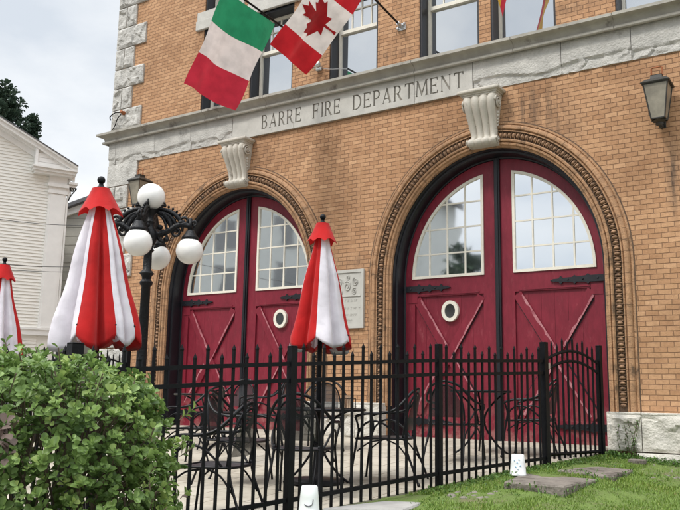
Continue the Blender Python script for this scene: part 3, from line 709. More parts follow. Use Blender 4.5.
def leaf(i, s, port, hasport):
    cx = DX[i]; zb = .115
    def rr(x): return ZS + 1.70 * sqrt(max(0, 1 - (x / 1.515) ** 2))
    outer = [(.035, zb), (1.505, zb)] + [(1.505 * cos(a), ZS + 1.70 * sin(a)) for a in [k / 24 * math.acos(.035 / 1.505) for k in range(25)]]
    outer = [(cx + s * x, z) for x, z in outer]
    gl = [(cx + x, z) for x, z in ring_glass(s)]
    # lower panel opening (recessed planks): x .22..1.36, z .33..2.18
    pan = [(cx + s * x, z) for x, z in ((.235, .42), (1.345, .42), (1.345, 2.185), (.235, 2.185))]
    bm = bmesh.new(); plate(bm, [outer, gl, pan], .345, .40)
    d = obj('door', bm, 'door', FS)
    bm = bmesh.new(); n = 6
    for k in range(n):
        x0 = .225 + (1.355 - .225) * k / n; x1 = x0 + (1.355 - .225) / n
        plate(bm, [rect(*sorted((cx + s * (x0 + .0012), cx + s * (x1 - .0012))), .41, 2.195)], .376, .398)
    plate(bm, [rect(*sorted((cx + s * .225, cx + s * 1.355)), .41, 2.195)], .39, .402)
    obj('planking', bm, 'door', d)
    # crossed braces, the second in two halves so nothing is coplanar
    bm = bmesh.new()
    P00, P11, P01, P10 = (.27, .46), (1.31, 2.15), (.27, 2.15), (1.31, .46)
    tr = lambda p: (cx + s * p[0], p[1])
    board(tr(P00), tr(P11), .13, .343, .372, bm); board(tr(P01), tr(P10), .13, .340, .3715, bm)
    obj('cross_brace', bm, 'door', d)
    # worn pale edges along the braces
    bm = bmesh.new(); rnd = random.Random(i * 10 + s); SGN = .06 * s
    for a, b, off, yy in ((P01, P10, SGN, .3375), (P00, P11, -SGN, .3405), (P01, P10, -SGN, .3375)):
        a, b = V(a), V(b); dd = (b - a).normalized(); L_ = (b - a).length; nn = V((-dd.y, dd.x)) * (1 if off > 0 else -1); n_ = 26
        top, bot = [], []
        for q_ in range(n_ + 1):
            t_ = .05 + (L_ - .1) * q_ / n_; w_ = .014 + .045 * abs(noise.noise(V((t_ * 5, i * 3 + s, off * 40))))
            pc = a + dd * t_ + nn * .064; top.append(pc); bot.append(pc - nn * w_)
        for q0, q1 in ((0, 11), (15, n_)) if yy > .34 else ((0, n_ // 2 + 1),) if off == SGN else ((n_ // 2 + 2, n_),):
            plate(bm, [[tr((p.x, p.y)) for p in top[q0:q1 + 1] + bot[q0:q1 + 1][::-1]]], yy, yy + .003)
    obj('worn_paint', bm, 'door_worn', d)
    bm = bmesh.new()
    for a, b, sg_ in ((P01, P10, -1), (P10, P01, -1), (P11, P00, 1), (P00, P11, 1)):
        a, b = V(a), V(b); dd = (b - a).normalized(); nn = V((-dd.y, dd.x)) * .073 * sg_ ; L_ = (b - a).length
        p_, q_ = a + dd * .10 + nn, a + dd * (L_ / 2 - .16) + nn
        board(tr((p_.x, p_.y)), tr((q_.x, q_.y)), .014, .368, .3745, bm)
    obj('shadow_strip', bm, 'black_trim', d)  # black strips laid on the planks as painted shade beside the braces
    bm = bmesh.new()
    plate(bm, [rect(*sorted((cx + s * .30, cx + s * 1.295)), 2.203, 2.227)], .335, .347)
    obj('rail_trim', bm, 'door', d); bm = bmesh.new()
    plate(bm, [rect(*sorted((cx + s * 1.30, cx + s * 1.46)), 2.09, 2.235)], .337, .347)
    obj('corner_plate', bm, 'door', d)
    # window in the leaf
    bm = bmesh.new(); plate(bm, [gl, inset(gl, .04)], .325, .36)
    xs_ = [.22 + .04 + (1.37 - .26) * k / 4 for k in (1, 2, 3)]
    def topz(x): return 2.455 + 1.515 * sqrt(max(0, 1 - (x / 1.385) ** 2)) - .02
    for x in (.515, .805, 1.095): plate(bm, [rect(*sorted((cx + s * (x - .011), cx + s * (x + .011))), 2.49, topz(x))], .333, .356)
    for z in (2.815, 3.19, 3.565):
        xo = 1.385 * sqrt(1 - ((z - 2.455) / 1.515) ** 2) - .02
        plate(bm, [rect(*sorted((cx + s * .25, cx + s * xo)), z - .011, z + .011)], .335, .353)
    wf = obj('window_frame', bm, 'white_frame', d)
    # each pane slightly out of true, so reflections break up
    bm = bmesh.new(); rnd = random.Random(5 + i * 7 + s); gx = [.24, .515, .805, 1.095, 1.40]; gzs = [2.46, 2.815, 3.19, 3.565, 3.98]
    gi = inset(gl, .02)
    for a in range(4):
        for b in range(4):
            tx, tz = rnd.uniform(-.006, .006), rnd.uniform(-.005, .005)
            n = 6; c = [(x, z) for x in (gx[a], gx[a + 1]) for z in (gzs[b], gzs[b + 1])]
            cxp, czp = (gx[a] + gx[a + 1]) / 2, (gzs[b] + gzs[b + 1]) / 2
            grid = {}
            def ok(x, z): return (x / 1.375) ** 2 + ((z - 2.455) / 1.505) ** 2 <= 1.02
            for u in range(n + 1):
                for v in range(n + 1):
                    x = gx[a] + (gx[a + 1] - gx[a]) * u / n; z = gzs[b] + (gzs[b + 1] - gzs[b]) * v / n
                    q = sqrt((x / 1.37) ** 2 + ((z - 2.455) / 1.50) ** 2)
                    if q > 1: x, z = x / q, 2.455 + (z - 2.455) / q
                    grid[u, v] = bm.verts.new((cx + s * x, .346 + tx * (x - cxp) + tz * (z - czp), z))
            for u in range(n):
                for v in range(n):
                    q = [grid[u, v], grid[u + 1, v], grid[u + 1, v + 1], grid[u, v + 1]]
                    if s < 0: q = q[::-1]
                    try:
                        f = bm.faces.new(q)
                        if f.calc_area() < 1e-6: bm.faces.remove(f)
                    except ValueError: pass
    obj('pane', bm, 'glass_door', wf)
    hinge(2.305, s, cx, .74, d); hinge(.345, s, cx, .74, d)
    if hasport:
        bm = bmesh.new(); px, pz0 = cx + s * .765, 1.95; n = 28
        outr = [(px + .135 * cos(2 * pi * k / n), pz0 + .155 * sin(2 * pi * k / n)) for k in range(n)]; inn = [(px + .085 * cos(2 * pi * k / n), pz0 + .105 * sin(2 * pi * k / n)) for k in range(n)]
        plate(bm, [outr, inn], .325, .38); pr = obj('porthole', bm, 'white_frame', d)
        bm = bmesh.new(); plate(bm, [[(px + .09 * cos(2 * pi * k / n), pz0 + .11 * sin(2 * pi * k / n)) for k in range(n)]], .34, .344); obj('pane', bm, 'glass_dark', pr)
    return d
for i in (0, 1):
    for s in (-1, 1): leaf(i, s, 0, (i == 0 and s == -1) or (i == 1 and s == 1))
    bm = bmesh.new(); box(bm, DX[i] - .042, DX[i] + .042, .305, .41, .11, 4.15, .006); box(bm, DX[i] - .018, DX[i] + .018, .29, .306, .12, 4.14)
    obj('centre_post', bm, 'black_trim', FS)
# --- plinths
M['plinth'] = mat('pale_granite', (.56, .53, .47), .85, .18, 4, .8, 38, dark=((.34, .31, .26), 3, .6))
def plinth(bm, xs, z0, z1, yf, sd):
    for a, b in zip(xs, xs[1:]): bm = bmesh.new(); rock(bm, a + .005, b - .005, z0, z1 - .03, yf, .05, 1, sd); box(bm, a + .004, b - .004, yf - .004, 0, z1 - .03, z1, .006); sd += 1; obj('plinth_block', bm, 'plinth', FS, auto=28)
plinth(None, [1.56, 1.975, 2.95, 4.0, 5.2, 6.6], .10, .56, -.13, 60)
plinth(None, [XA + 1.63, -2.7, -2.1, -1.63], .08, .60, -.12, 70)
plinth(None, [-8.03, -7.4, -6.9, XA - 1.63], .08, .60, -.12, 80)
for a, b in ((1.92, 3.2), (3.21, 4.6), (4.61, 6.6)): bm = bmesh.new(); rock(bm, a, b, -.35, .085, -.19, .04, 1, 90 + a, ymax=.0); obj('base_course', bm, 'plinth', FS, auto=28)
# --- stone tablet
bm = bmesh.new(); a, b, z0, z1 = -2.62, -2.03, 1.71, 2.62
plate(bm, [rect(a, b, z0, z1)], -.03, .0); plate(bm, [rect(a, b, z0, z1), rect(a + .045, b - .045, z0 + .045, z1 - .045)], -.045, -.03)
plate(bm, [rect(a + .06, b - .06, 2.20, 2.212)], -.042, -.03)
tb = obj('stone_tablet', bm, mat('tablet_stone', (.46, .45, .41), .8, .06, 8), FS)
bm = bmesh.new()
for (x, z, R, sg, ph) in ((-2.47, 2.42, .075, 1, 0), (-2.33, 2.36, .085, -1, 1), (-2.18, 2.43, .07, 1, 2), (-2.45, 2.27, .05, -1, 0), (-2.2, 2.28, .055, 1, 1), (-2.32, 2.5, .04, -1, 2)):
    tube(bm, [(x + sg * R * .8 * (1 - .8 * k / 20) * cos(ph + k * .5), -.034, z + R * (1 - .8 * k / 20) * sin(ph + k * .5)) for k in range(21)], .009, 5)
rnd = random.Random(3)
for k, (z, w) in enumerate(((2.12, .36), (2.0, .42), (1.90, .30), (1.81, .2))):
    x = (a + b) / 2 - w / 2
    while x < (a + b) / 2 + w / 2:
        l = rnd.uniform(.018, .03); box(bm, x, x + l * .35, -.034, -.028, z, z + .035); box(bm, x + l * .35, x + l, -.033, -.028, z + rnd.choice((0, .014, .027)), z + .008 + rnd.choice((.014, .027))); x += l + rnd.choice((.008, .008, .03))
obj('carving', bm, mat('tablet_carving', (.39, .38, .345), .8, .1, 8), tb)

# ------------------------------------------------------------------ wall lanterns
def lantern(loc, label):
    t = thing('wall_lantern', label, 'lantern', loc, group='wall lanterns on the brick front')
    # origin at wall, z0 = bottom of body ; body centre at y=-.24
    n = 4; yc = -.24
    def ringp(r, z): return [(r * cos(2 * pi * (k + .5) / n), yc + r * sin(2 * pi * (k + .5) / n), z) for k in range(n)]
    bm = bmesh.new(); a, b = ringp(.115, .06), ringp(.205, .50)
    for k in range(n): tube(bm, [a[k], b[k]], .009, 5)
    for rg in (a, b): tube(bm, rg, .011, 5, closed=True)
    obj('frame', bm, 'lantern_metal', t)
    bm = bmesh.new(); a, b = ringp(.112, .06), ringp(.202, .50)
    va = [bm.verts.new(p) for p in a]; vb = [bm.verts.new(p) for p in b]
    for k in range(n): bm.faces.new((va[k], va[(k + 1) % n], vb[(k + 1) % n], vb[k]))
    obj('glass', bm, 'frosted', t)
    bm = bmesh.new(); lathe(bm, [(.235, .50), (.245, .515), (.17, .565), (.10, .585), (.095, .625), (.10, .63), (.02, .64)], n, (0, 0, 0)); bmesh.ops.transform(bm, matrix=Matrix.Translation((0, yc, 0)) @ Matrix.Rotation(pi / 4, 4, 'Z'), verts=bm.verts); obj('lantern_roof', bm, 'lantern_metal', t)
    bm = bmesh.new(); lathe(bm, [(.03, -.02), (.05, .0), (.045, .02), (.095, .045), (.095, .06)], n, (0, yc, 0)); obj('base_cup', bm, 'lantern_metal', t)
    bm = bmesh.new(); tube(bm, [(0, yc, .0), (0, yc + .03, -.03), (0, -.10, -.02), (0, 0, .06)], .013, 6); box(bm, -.035, .035, -.012, 0, .02, .16, .003); obj('wall_arm', bm, 'lantern_metal', t)
    bm = bmesh.new(); tube(bm, [(-.065, yc, .635), (-.065, yc, .735), (-.05, yc, .748), (.05, yc, .748), (.065, yc, .735), (.065, yc, .635)], .011, 6); obj('carry_loop', bm, 'rust', t)
    return t
lantern((2.38, 0, 4.10), 'grey six-sided wall lantern on the brick right of the right arch'); lantern((-6.86, 0, 4.08), 'grey six-sided wall lantern near the left corner quoins, behind the top globe')

# small floodlight pair and old bracket on the wall
t = thing('floodlight', 'small silver twin floodlight under the Canadian flag above the cornice', 'floodlight', (-2.97, 0, 6.07))
bm = bmesh.new(); lathe(bm, [(.03, 0), (.05, .04), (.055, .09), (.04, .1)], 10); bmesh.ops.transform(bm, matrix=Matrix.Translation((.06, -.1, 0)) @ Matrix.Rotation(radians(75), 4, 'X'), verts=bm.verts); obj('lamp_head', bm, 'silver', t, smooth=True)
bm = bmesh.new(); lathe(bm, [(.03, 0), (.05, .04), (.055, .09), (.04, .1)], 10); bmesh.ops.transform(bm, matrix=Matrix.Translation((-.07, -.1, .02)) @ Matrix.Rotation(radians(100), 4, 'X'), verts=bm.verts); obj('lamp_head', bm, 'silver', t, smooth=True)
bm = bmesh.new(); box(bm, -.05, .05, -.05, 0, -.04, .04, .005); tube(bm, [(-.07, -.08, 0), (.07, -.08, 0)], .012); tube(bm, smooth_path([(.05, -.03, 0), (.2, -.02, -.05), (.4, -.02, -.09), (.55, -.01, -.12)]), .006, 5); obj('mount', bm, 'silver', t)
t = thing('wire_bracket', 'rusty cable bracket with drooping wires on the left corner stone', 'bracket', (-7.62, -.06, 6.12))
bm = bmesh.new(); lathe(bm, [(.03, 0), (.045, .03), (.03, .07), (.04, .1)], 10); bmesh.ops.transform(bm, matrix=Matrix.Rotation(radians(80), 4, 'X'), verts=bm.verts); obj('insulator', bm, 'rust', t, smooth=True)
bm = bmesh.new(); tube(bm, smooth_path([(0, -.06, 0), (-.1, -.08, -.1), (-.2, -.05, -.22), (-.33, 0, -.28)]), .01, 5); tube(bm, smooth_path([(0, -.06, 0), (-.15, -.1, .02), (-.3, -.1, -.04), (-.4, 0, -.06)]), .012, 5); obj('wire', bm, 'iron', t)

# ------------------------------------------------------------------ flags
def pole(base, tip, label, extra=0.35):
    base, tip = V(base), V(tip)
    t = thing('flagpole', label, 'flagpole', base, group='flagpoles on the brick front')
    d = tip - base
    bm = bmesh.new(); tube(bm, [V((0, 0, 0)), d], .017, 8); obj('pole', bm, 'iron', t, smooth=True)
    bm = bmesh.new(); ball(bm, d + d.normalized() * .03, .04, 12, 8); obj('finial', bm, 'silver', t, smooth=True)
    bm = bmesh.new(); tube(bm, [V((0, -.01, 0)), d.normalized() * .16], .03, 8); lathe(bm, [(.07, 0), (.07, .012)], 12); 
    q = [v for v in bm.verts if abs(v.co.length - .07) < .02 and v.co.z >= -1e-4 and v.co.z < .013]
    obj('socket', bm, 'silver', t)
    bm = bmesh.new(); box(bm, -.07, .07, -.02, 0, -.06, .06, .006); ball(bm, (-.06, -.04, -.03), .022, 8, 6); ball(bm, (.06, -.04, .03), .022, 8, 6); obj('wall_plate', bm, 'silver', t)
    return t
pole((-3.356, 0, 6.665), (-3.2, -2.75, 6.66), 'black flagpole carrying the green white and red flag')
pole((-1.41, 0, 6.436), (-1.2, -2.95, 6.50), 'black flagpole carrying the Canadian flag')
pole((.95, 0, 7.16), (.50, -2.3, 7.28), 'flagpole carrying the red and yellow flag at the top edge')
def flag(name, A, B, Cc, D, bands, label, amp=.035, ph=0, leafpoly=None, n=(30, 40)):
    """A,B hoist ends, D below A, Cc below B. v: 0 hoist..1 fly ; bands = [(v_end, material)]"""
    A, B, Cc, D = map(V, (A, B, Cc, D)); nrm = (B - A).cross(D - A).normalized()
    def P(u, v, off=0):
        p = (A * (1 - u) + B * u) * (1 - v) + (D * (1 - u) + Cc * u) * v
        w = amp * (sin(u * 6.2 + v * 2.5 + ph) * (.4 + v) + .35 * sin(u * 13 - v * 4 + ph * 2) * v) + amp * .3 * sin(v * 9 + u * 3)
        p = p + nrm * (w + off); p.z -= .03 * sin(pi * u) * (1 - v)
        return p
    vs = sorted({round(k / n[1], 4) for k in range(n[1] + 1)} | {b[0] for b in bands})
    bm = bmesh.new(); g = [[bm.verts.new(P(u / n[0], v)) for v in vs] for u in range(n[0] + 1)]
    for i in range(n[0]):
        for j in range(len(vs) - 1):
            f = bm.faces.new((g[i][j], g[i + 1][j], g[i + 1][j + 1], g[i][j + 1])); vm = (vs[j] + vs[j + 1]) / 2
            f.material_index = next(k for k, b in enumerate(bands) if vm < b[0] + 1e-6)
    o = obj(name, bm, [b[1] for b in bands], smooth=True); tag(o, label, 'flag')
    bm = bmesh.new()
    for off in (.003, -.003):
        for v0, v1, horiz in ((0, .022, 1), (.985, 1, 1)):
            g_ = [[bm.verts.new(P(i / 30, v, off)) for v in (v0, v1)] for i in range(31)]
            for i in range(30): bm.faces.new((g_[i][0], g_[i + 1][0], g_[i + 1][1], g_[i][1]))
    obj('hem', bm, 'flag_white' if name != 'red_yellow_flag' else 'flag_red', o, smooth=True) if name == 'zz' else bm.free()
    if leafpoly:
        ex = [(.05 * i, .05 * j) for i in range(21) for j in range(21)]; ex = [e for e in ex if inside(e, [leafpoly])]
        bm = bmesh.new()
        for off in (.004, -.004): plate(bm, [leafpoly], off, off, back=False, extra=ex, f=lambda x, z, y: P(1 - x if False else x, .25 + .5 * z, y))
        e = obj('maple_leaf', bm, 'flag_red2', o, smooth=True)
    return o
flag('italian_flag', (-3.325, -.80, 6.63), (-3.25, -2.10, 6.63), (-4.043, -2.114, 5.303), (-3.742, -1.277, 5.087), [(.3333, 'flag_green'), (.6667, 'flag_white'), (1, 'flag_red')], 'green, white and red striped flag hanging at upper left above the frieze', .06)
# maple leaf in unit square: x across hoist (0..1), z along fly; stem points to hoist top right in the photo
half = [(0, .02), (.03, .02), (.022, .24), (.18, .205), (.15, .29), (.36, .46), (.30, .49), (.345, .66), (.225, .63), (.20, .69), (.09, .57), (.13, .86), (.065, .82), (0, .97)]
lp = [(x, z) for x, z in half] + [(-x, z) for x, z in half[::-1][1:-1]]
leafp = []
for x, z in lp:   # leaf up axis along +u (towards hoist B), so that the stem points to A
    leafp.append((.02 + (z) * .97, .5 + x * 1.12))
flag('canadian_flag', (-1.315, -1.306, 6.41), (-1.235, -2.42, 6.43), (-2.311, -2.121, 5.49), (-2.208, -1.386, 5.289), [(.25, 'flag_red2'), (.75, 'flag_white'), (1, 'flag_red2')], 'red and white Canadian flag with a maple leaf above the cornice', .055, 1.0, leafp)
flag('red_yellow_flag', (.666, -.36, 7.15), (.394, -.334, 5.998), (.40, -.66, 6.33), (.58, -.80, 7.17), [(.3, 'flag_red'), (1, 'flag_yellow')], 'corner of a red and yellow flag hanging in at the top edge', .015, 2.0, n=(20, 30))

# ------------------------------------------------------------------ umbrellas
def umbrella(loc, H, hem, label, rz=0, R=.40, capR=.165, gores=None, seed=0):
    face = atan2(C.y - loc[1], C.x - loc[0]); gb = [face + radians(a) for a in gores]; gb.append(gb[0] + 2 * pi); turn = gb[0]
    t = thing('patio_umbrella', label, 'umbrella', loc, rz, 'closed red and white patio umbrellas')
    rnd = random.Random(seed)
    bm = bmesh.new(); tube(bm, [(0, 0, 0), (0, 0, H - .08)], .024, 12); obj('pole', bm, 'iron', t, smooth=True)
    bm = bmesh.new(); lathe(bm, [(.27, .0), (.27, .03), (.25, .045), (.06, .06), (.045, .10), (.035, .38), (.032, .40)], 28); obj('umbrella_base', bm, 'chair', t, auto=40)
    bm = bmesh.new(); lathe(bm, [(.055, H - .12), (.05, H - .095), (.02, H - .075), (.016, H - .05)], 14); ball(bm, (0, 0, H - .028), .032, 12, 8); obj('finial', bm, 'iron', t, smooth=True)
    nP = 8; sub = 12; nz = 34; ztop = H - .11
    lob = [rnd.uniform(.85, 1.15) for _ in range(nP)]; sk = [rnd.uniform(-.3, .3) for _ in range(nP)]; drop = [rnd.uniform(-.03, .03) for _ in range(nP)]
    # canopy: each gore folds inward between ribs
    bm = bmesh.new(); rows = []
    for j in range(nz + 1):
        v = j / nz; row = []
        Rr = .05 + (R * 1.03 - .05) * v + .006 * sin(v * 11 + seed)
        if v > .94: Rr -= (v - .94) * .5 * R
        for p in range(nP):
            for k in range(sub):
                u = k / sub; th = gb[p] + (gb[p + 1] - gb[p]) * u
                # billow: outward roll just after each rib, deep valley after it
                w = sin(pi * u); fold = (-.46 * math.exp(-((u - (.58 + .25 * sk[p])) / .11) ** 2) * lob[p] + .10 * math.exp(-((u - .25) / .16) ** 2) * lob[p] + .07 * math.exp(-(min(u, 1 - u) / .05) ** 2)) * min(1, v * 2.2)
                ruf = (.016 * sin(u * 19 + p * 2 + v * 7) + .03 * noise.noise(V((p + u * 3, v * 3.5, seed)))) * v
                r = Rr * (1 + fold + ruf - .05 * (abs(u) < .01))
                z = ztop + (hem - ztop) * v
                if v > .86: z -= (v - .86) / .14 * (.10 * w * (1 + .4 * sk[p]) - .05 + drop[p])
                row.append(bm.verts.new((r * cos(th), r * sin(th), z)))
        rows.append(row)
    n = nP * sub
    for a, b in zip(rows, rows[1:]):
        for k in range(n):
            f = bm.faces.new((a[k], a[(k + 1) % n], b[(k + 1) % n], b[k])); f.material_index = (k // sub) % 2
    # turned-in hem
    low = rows[-1]; inn = [bm.verts.new((v.co.x * .80, v.co.y * .80, v.co.z + .05)) for v in low]
    for k in range(n):
        f = bm.faces.new((low[k], low[(k + 1) % n], inn[(k + 1) % n], inn[k])); f.material_index = 1 - (k // sub) % 2 if (k // sub) % 4 == 1 else (k // sub) % 2
    obj('canopy', bm, ['red_fab', 'white_fab'], t, smooth=True)
    for p in range(nP):
        bm = bmesh.new(); v = .90; Rr = .05 + (R * 1.03 - .05) * v; c_ = V((Rr * 1.06 * cos(gb[p]), Rr * 1.06 * sin(gb[p]), ztop + (hem - ztop) * (v + .01)))
        ball(bm, c_, .008, 8, 6); tube(bm, [c_, c_ - V((cos(gb[p]), sin(gb[p]), -1.2)) * .03], .005, 5); obj('rib_tip', bm, 'iron', t)
    bm = bmesh.new(); rows = []
    for j in range(11):
        v = j / 10; row = []
        for k in range(64):
            th = 2 * pi * k / 64 + turn; w = abs(sin(th * 4 - turn * 4))
            r = .068 + (capR - .068) * v ** 1.15 * (1 + (.26 * (1 - w) - .11) * v) + .006 * sin(th * 3 + seed) * v
            row.append(bm.verts.new((r * cos(th), r * sin(th), ztop + .012 - v * .175 - .035 * (1 - w) * v + .0 * w)))
        rows.append(row)
    for a, b in zip(rows, rows[1:]):
        for k in range(64): bm.faces.new((a[k], a[(k + 1) % 64], b[(k + 1) % 64], b[k]))
    obj('vent_cap', bm, 'red_fab', t, smooth=True)
    return t
U1 = (-.642, -6.295); U2 = (-.282, -3.72); U3 = (-4.751, -4.311)
uu1 = umbrella((U1[0] + .095, U1[1] + .06, pz(*U1)), 2.334 + .02 - pz(*U1), 1.055 - pz(*U1), 'largest closed red and white umbrella above the hedge, left of the lamp post', R=.318, gores=(-25, 25, 60, 105, 150, 195, 235, 268), seed=4)
uu1.rotation_euler = Matrix.Rotation(-radians(2.3), 3, V((f_.x, f_.y, 0)).normalized()).to_euler()
umbrella((*U2, pz(*U2)), 2.53 - pz(*U2), 1.17 - pz(*U2), 'closed red and white umbrella between the two arched doors', R=.290, capR=.15, gores=(-82, -8, 72, 106, 140, 180, 215, 248), seed=9)
umbrella((*U3, pz(*U3)), 2.34 - pz(*U3), 1.05 - pz(*U3), 'closed umbrella cut off by the left edge in front of the white house', R=.33, capR=.15, gores=(-70, -8, 52, 100, 145, 185, 220, 255), seed=13)

# ------------------------------------------------------------------ street lamp
LX, LY = -2.72, -3.95
_e = eye(151.5, 197, 9.6); LX, LY, LZ = _e.x, _e.y, _e.z
lb = pz(LX, LY)
LP = thing('street_lamp', 'black cast iron lamp post with white opal globes beside the left arch', 'street lamp', (LX, LY, lb))
h = LZ - lb       # centre of the top globe
bm = bmesh.new()
lathe(bm, [(.20, 0), (.20, .08), (.17, .10), (.16, .30), (.13, .36), (.12, .55), (.09, .60), (.085, .66), (.105, .70), (.08, .74), (.062, .80), (.052, h - 1.05), (.07, h - 1.03), (.075, h - 1.0), (.05, h - .97), (.058, h - .93), (.085, h - .90), (.05, h - .86), (.046, h - .66), (.07, h - .63), (.05, h - .60), (.075, h - .55), (.10, h - .48), (.095, h - .42), (.06, h - .37), (.05, h - .33), (.065, h - .30), (.045, h - .27), (.05, h - .22), (.09, h - .18), (.10, h - .155)], 20)
obj('post', bm, 'castiron', LP, auto=45)
bm = bmesh.new(); ball(bm, (0, 0, h), .160, 32, 20); obj('globe', bm, 'globe', LP, smooth=True)
ra = atan2(r_.y, r_.x) - .0
def scroll(cx, cz, R, turns, a0, sg, n=26, shrink=.82): return [(cx + R * (1 - shrink * k / n) * cos(a0 + sg * turns * 2 * pi * k / n), cz + R * (1 - shrink * k / n) * sin(a0 + sg * turns * 2 * pi * k / n)) for k in range(n + 1)]
for q in range(4):
    ang = ra + q * pi / 2; d = V((cos(ang), sin(ang), 0)); rot = Matrix.Rotation(ang, 4, 'Z')
    bm = bmesh.new(); k3 = lambda p: (p[0], 0, h + p[1]); R0 = .475
    tube(bm, smooth_path([k3(p) for p in [(.05, -.42), (.12, -.44), (.22, -.40), (.32, -.335), (.40, -.325), (.47, -.345)]], 3), .034, 8)
    for p_ in ((.16, -.43), (.30, -.35), (.41, -.32), (.24, -.39), (.36, -.30), (.12, -.36), (.20, -.50)): ball(bm, k3(p_), .036, 10, 7, .9)
    # broad pierced crescent above the arm
    cr = [k3((.07 + .31 * sin(t_) * 1.0, -.135 - .25 * (1 - cos(t_)))) for t_ in [i / 12 * pi / 2 * 1.05 for i in range(13)]]
    tube(bm, cr, [.014 + .016 * sin(pi * i / 12) for i in range(13)], 7)
    for dr_, th_ in ((.80, .017), (.60, .014), (.42, .012)): tube(bm, [k3((.08 + .30 * dr_ * sin(i / 12 * pi / 2), -.15 - .25 * (1 - cos(i / 12 * pi / 2)) - .055 * (1 - dr_) * 2)) for i in range(13)], [th_ * (.6 + .9 * sin(pi * i / 12)) for i in range(13)], 6)
    for i in range(5):
        a_ = .35 + .22 * i; tube(bm, [k3((.08 + .13 * sin(a_), -.20 - .12 * (1 - cos(a_)))), k3((.08 + .22 * sin(a_ + .1), -.165 - .19 * (1 - cos(a_ + .1)))), k3((.07 + .30 * sin(a_), -.13 - .25 * (1 - cos(a_))))], .009, 5)
    cr = [k3((.05 + .20 * sin(t_), -.17 - .22 * (1 - cos(t_)))) for t_ in [i / 10 * pi / 2 for i in range(11)]]
    tube(bm, cr, [.014 + .030 * sin(pi * i / 10) for i in range(11)], 6, flat=.5)
    tube(bm, [k3(p) for p in scroll(.115, -.10, .055, 1.25, -.3, 1)], .012, 6)
    tube(bm, [k3(p) for p in scroll(.40, -.285, .055, 1.2, pi, -1)], [.018 * (1 - .4 * k / 26) for k in range(27)], 6)
    tube(bm, [k3(p) for p in scroll(.17, -.475, .075, 1.3, pi / 2, 1)], [.020 * (1 - .4 * k / 26) for k in range(27)], 6)
    tube(bm, [k3(p) for p in scroll(.30, -.42, .058, 1.25, pi / 2, -1)], [.018 * (1 - .4 * k / 26) for k in range(27)], 6)
    tube(bm, smooth_path([k3(p) for p in [(.06, -.60), (.11, -.58), (.17, -.55), (.21, -.47)]]), .014, 6)
    for i in range(7):
        t_ = .25 + i * .18; x, z = .07 + .33 * sin(t_), -.12 - .26 * (1 - cos(t_)) + .03; ball(bm, k3((x, z)), .016, 8, 6)
    tube(bm, [k3((.47, -.25)), k3((.47, -.40))], [.02, .032], 8)
    tube(bm, [k3(p) for p in scroll(.515, -.315, .04, 1.1, pi, -1)], .012, 6)
    bmesh.ops.transform(bm, matrix=rot, verts=bm.verts)
    arm = obj('arm', bm, 'castiron', LP, smooth=True)
    bm = bmesh.new(); lathe(bm, [(.03, -.385), (.05, -.40), (.06, -.43), (.095, -.47), (.10, -.50), (.085, -.505)], 16, (d.x * R0, d.y * R0, h)); obj('globe_cap', bm, 'castiron', arm, smooth=True)
    bm = bmesh.new(); ball(bm, (d.x * R0, d.y * R0, h - .63), .155, 32, 20); obj('globe', bm, 'globe', arm, smooth=True)

# ------------------------------------------------------------------ fences
fd3 = V((fd.x, fd.y, 0)); fang = atan2(fd.y, fd.x)
def picket_mesh(h):
    bm = bmesh.new(); w = .0095
    box(bm, -w, w, -w, w, 0, h - .05)
    a = [bm.verts.new((x, y, h - .05)) for x, y in ((-w, -w), (w, -w), (w, w), (-w, w))]; m_ = [bm.verts.new((x * 1.25, y * 1.25, h - .038)) for x, y in ((-w, -w), (w, -w), (w, w), (-w, w))]; tp = bm.verts.new((0, 0, h))
    for k in range(4):
        bm.faces.new((a[k], a[(k + 1) % 4], m_[(k + 1) % 4], m_[k])); bm.faces.new((m_[k], m_[(k + 1) % 4], tp))
    me = bpy.data.meshes.new('picket'); bm.to_mesh(me); bm.free(); me.materials.append(M['iron']); return me
PH, PL_ = picket_mesh(1.335), picket_mesh(1.27)
def post(parent, p, z0, z1, w=.027, cap=True):
    bm = bmesh.new(); box(bm, -w, w, -w, w, 0, z1 - z0); 
    if cap: box(bm, -w - .002, w + .002, -w - .002, w + .002, z1 - z0, z1 - z0 + .010, .004)
    o = obj('post', bm, 'iron', parent); o.location = (p.x, p.y, z0); o.rotation_euler = (0, 0, fang if parent.get('rot') is None else parent['rot']); return o
def panel(parent, p, q, zp, zq, n, rails=(1.115, .985, .065), off=-.055):
    """rails sloping from p to q; pickets are sub-parts. zp,zq = local base level"""
    p, q = V((p.x, p.y, 0)), V((q.x, q.y, 0)); d = q - p; a = atan2(d.y, d.x)
    bm = bmesh.new()
    for k, r in enumerate(rails):
        hh = .016 if k < 3 else .016
        P0, P1 = p + d.normalized() * .038 + V((0, 0, zp + r)), q - d.normalized() * .038 + V((0, 0, zq + r)); s = V((-d.y, d.x, 0)).normalized() * .017
        v = [bm.verts.new(c + s * sx + V((0, 0, hh * sz))) for c in (P0, P1) for sx in (-1, 1) for sz in (-1, 1)]
        for f in ((0, 1, 3, 2), (4, 6, 7, 5), (0, 4, 5, 1), (2, 3, 7, 6), (0, 2, 6, 4), (1, 5, 7, 3)): bm.faces.new([v[i] for i in f])
    pn = obj('fence_panel', bm, 'iron', parent)
    for k in range(1, n):
        t_ = k / n; c = p + d * t_; z = zp + (zq - zp) * t_ + off + (random.uniform(-.003, .003))
        o = bpy.data.objects.new('picket', PH if k % 2 else PL_); COL.objects.link(o); o.parent = pn; o.location = (c.x, c.y, z); o.rotation_euler = (random.uniform(-.006, .006), random.uniform(-.006, .006), a)
    return pn
FN = thing('iron_fence', 'black iron picket fence running from the gate towards the hedge', 'fence')
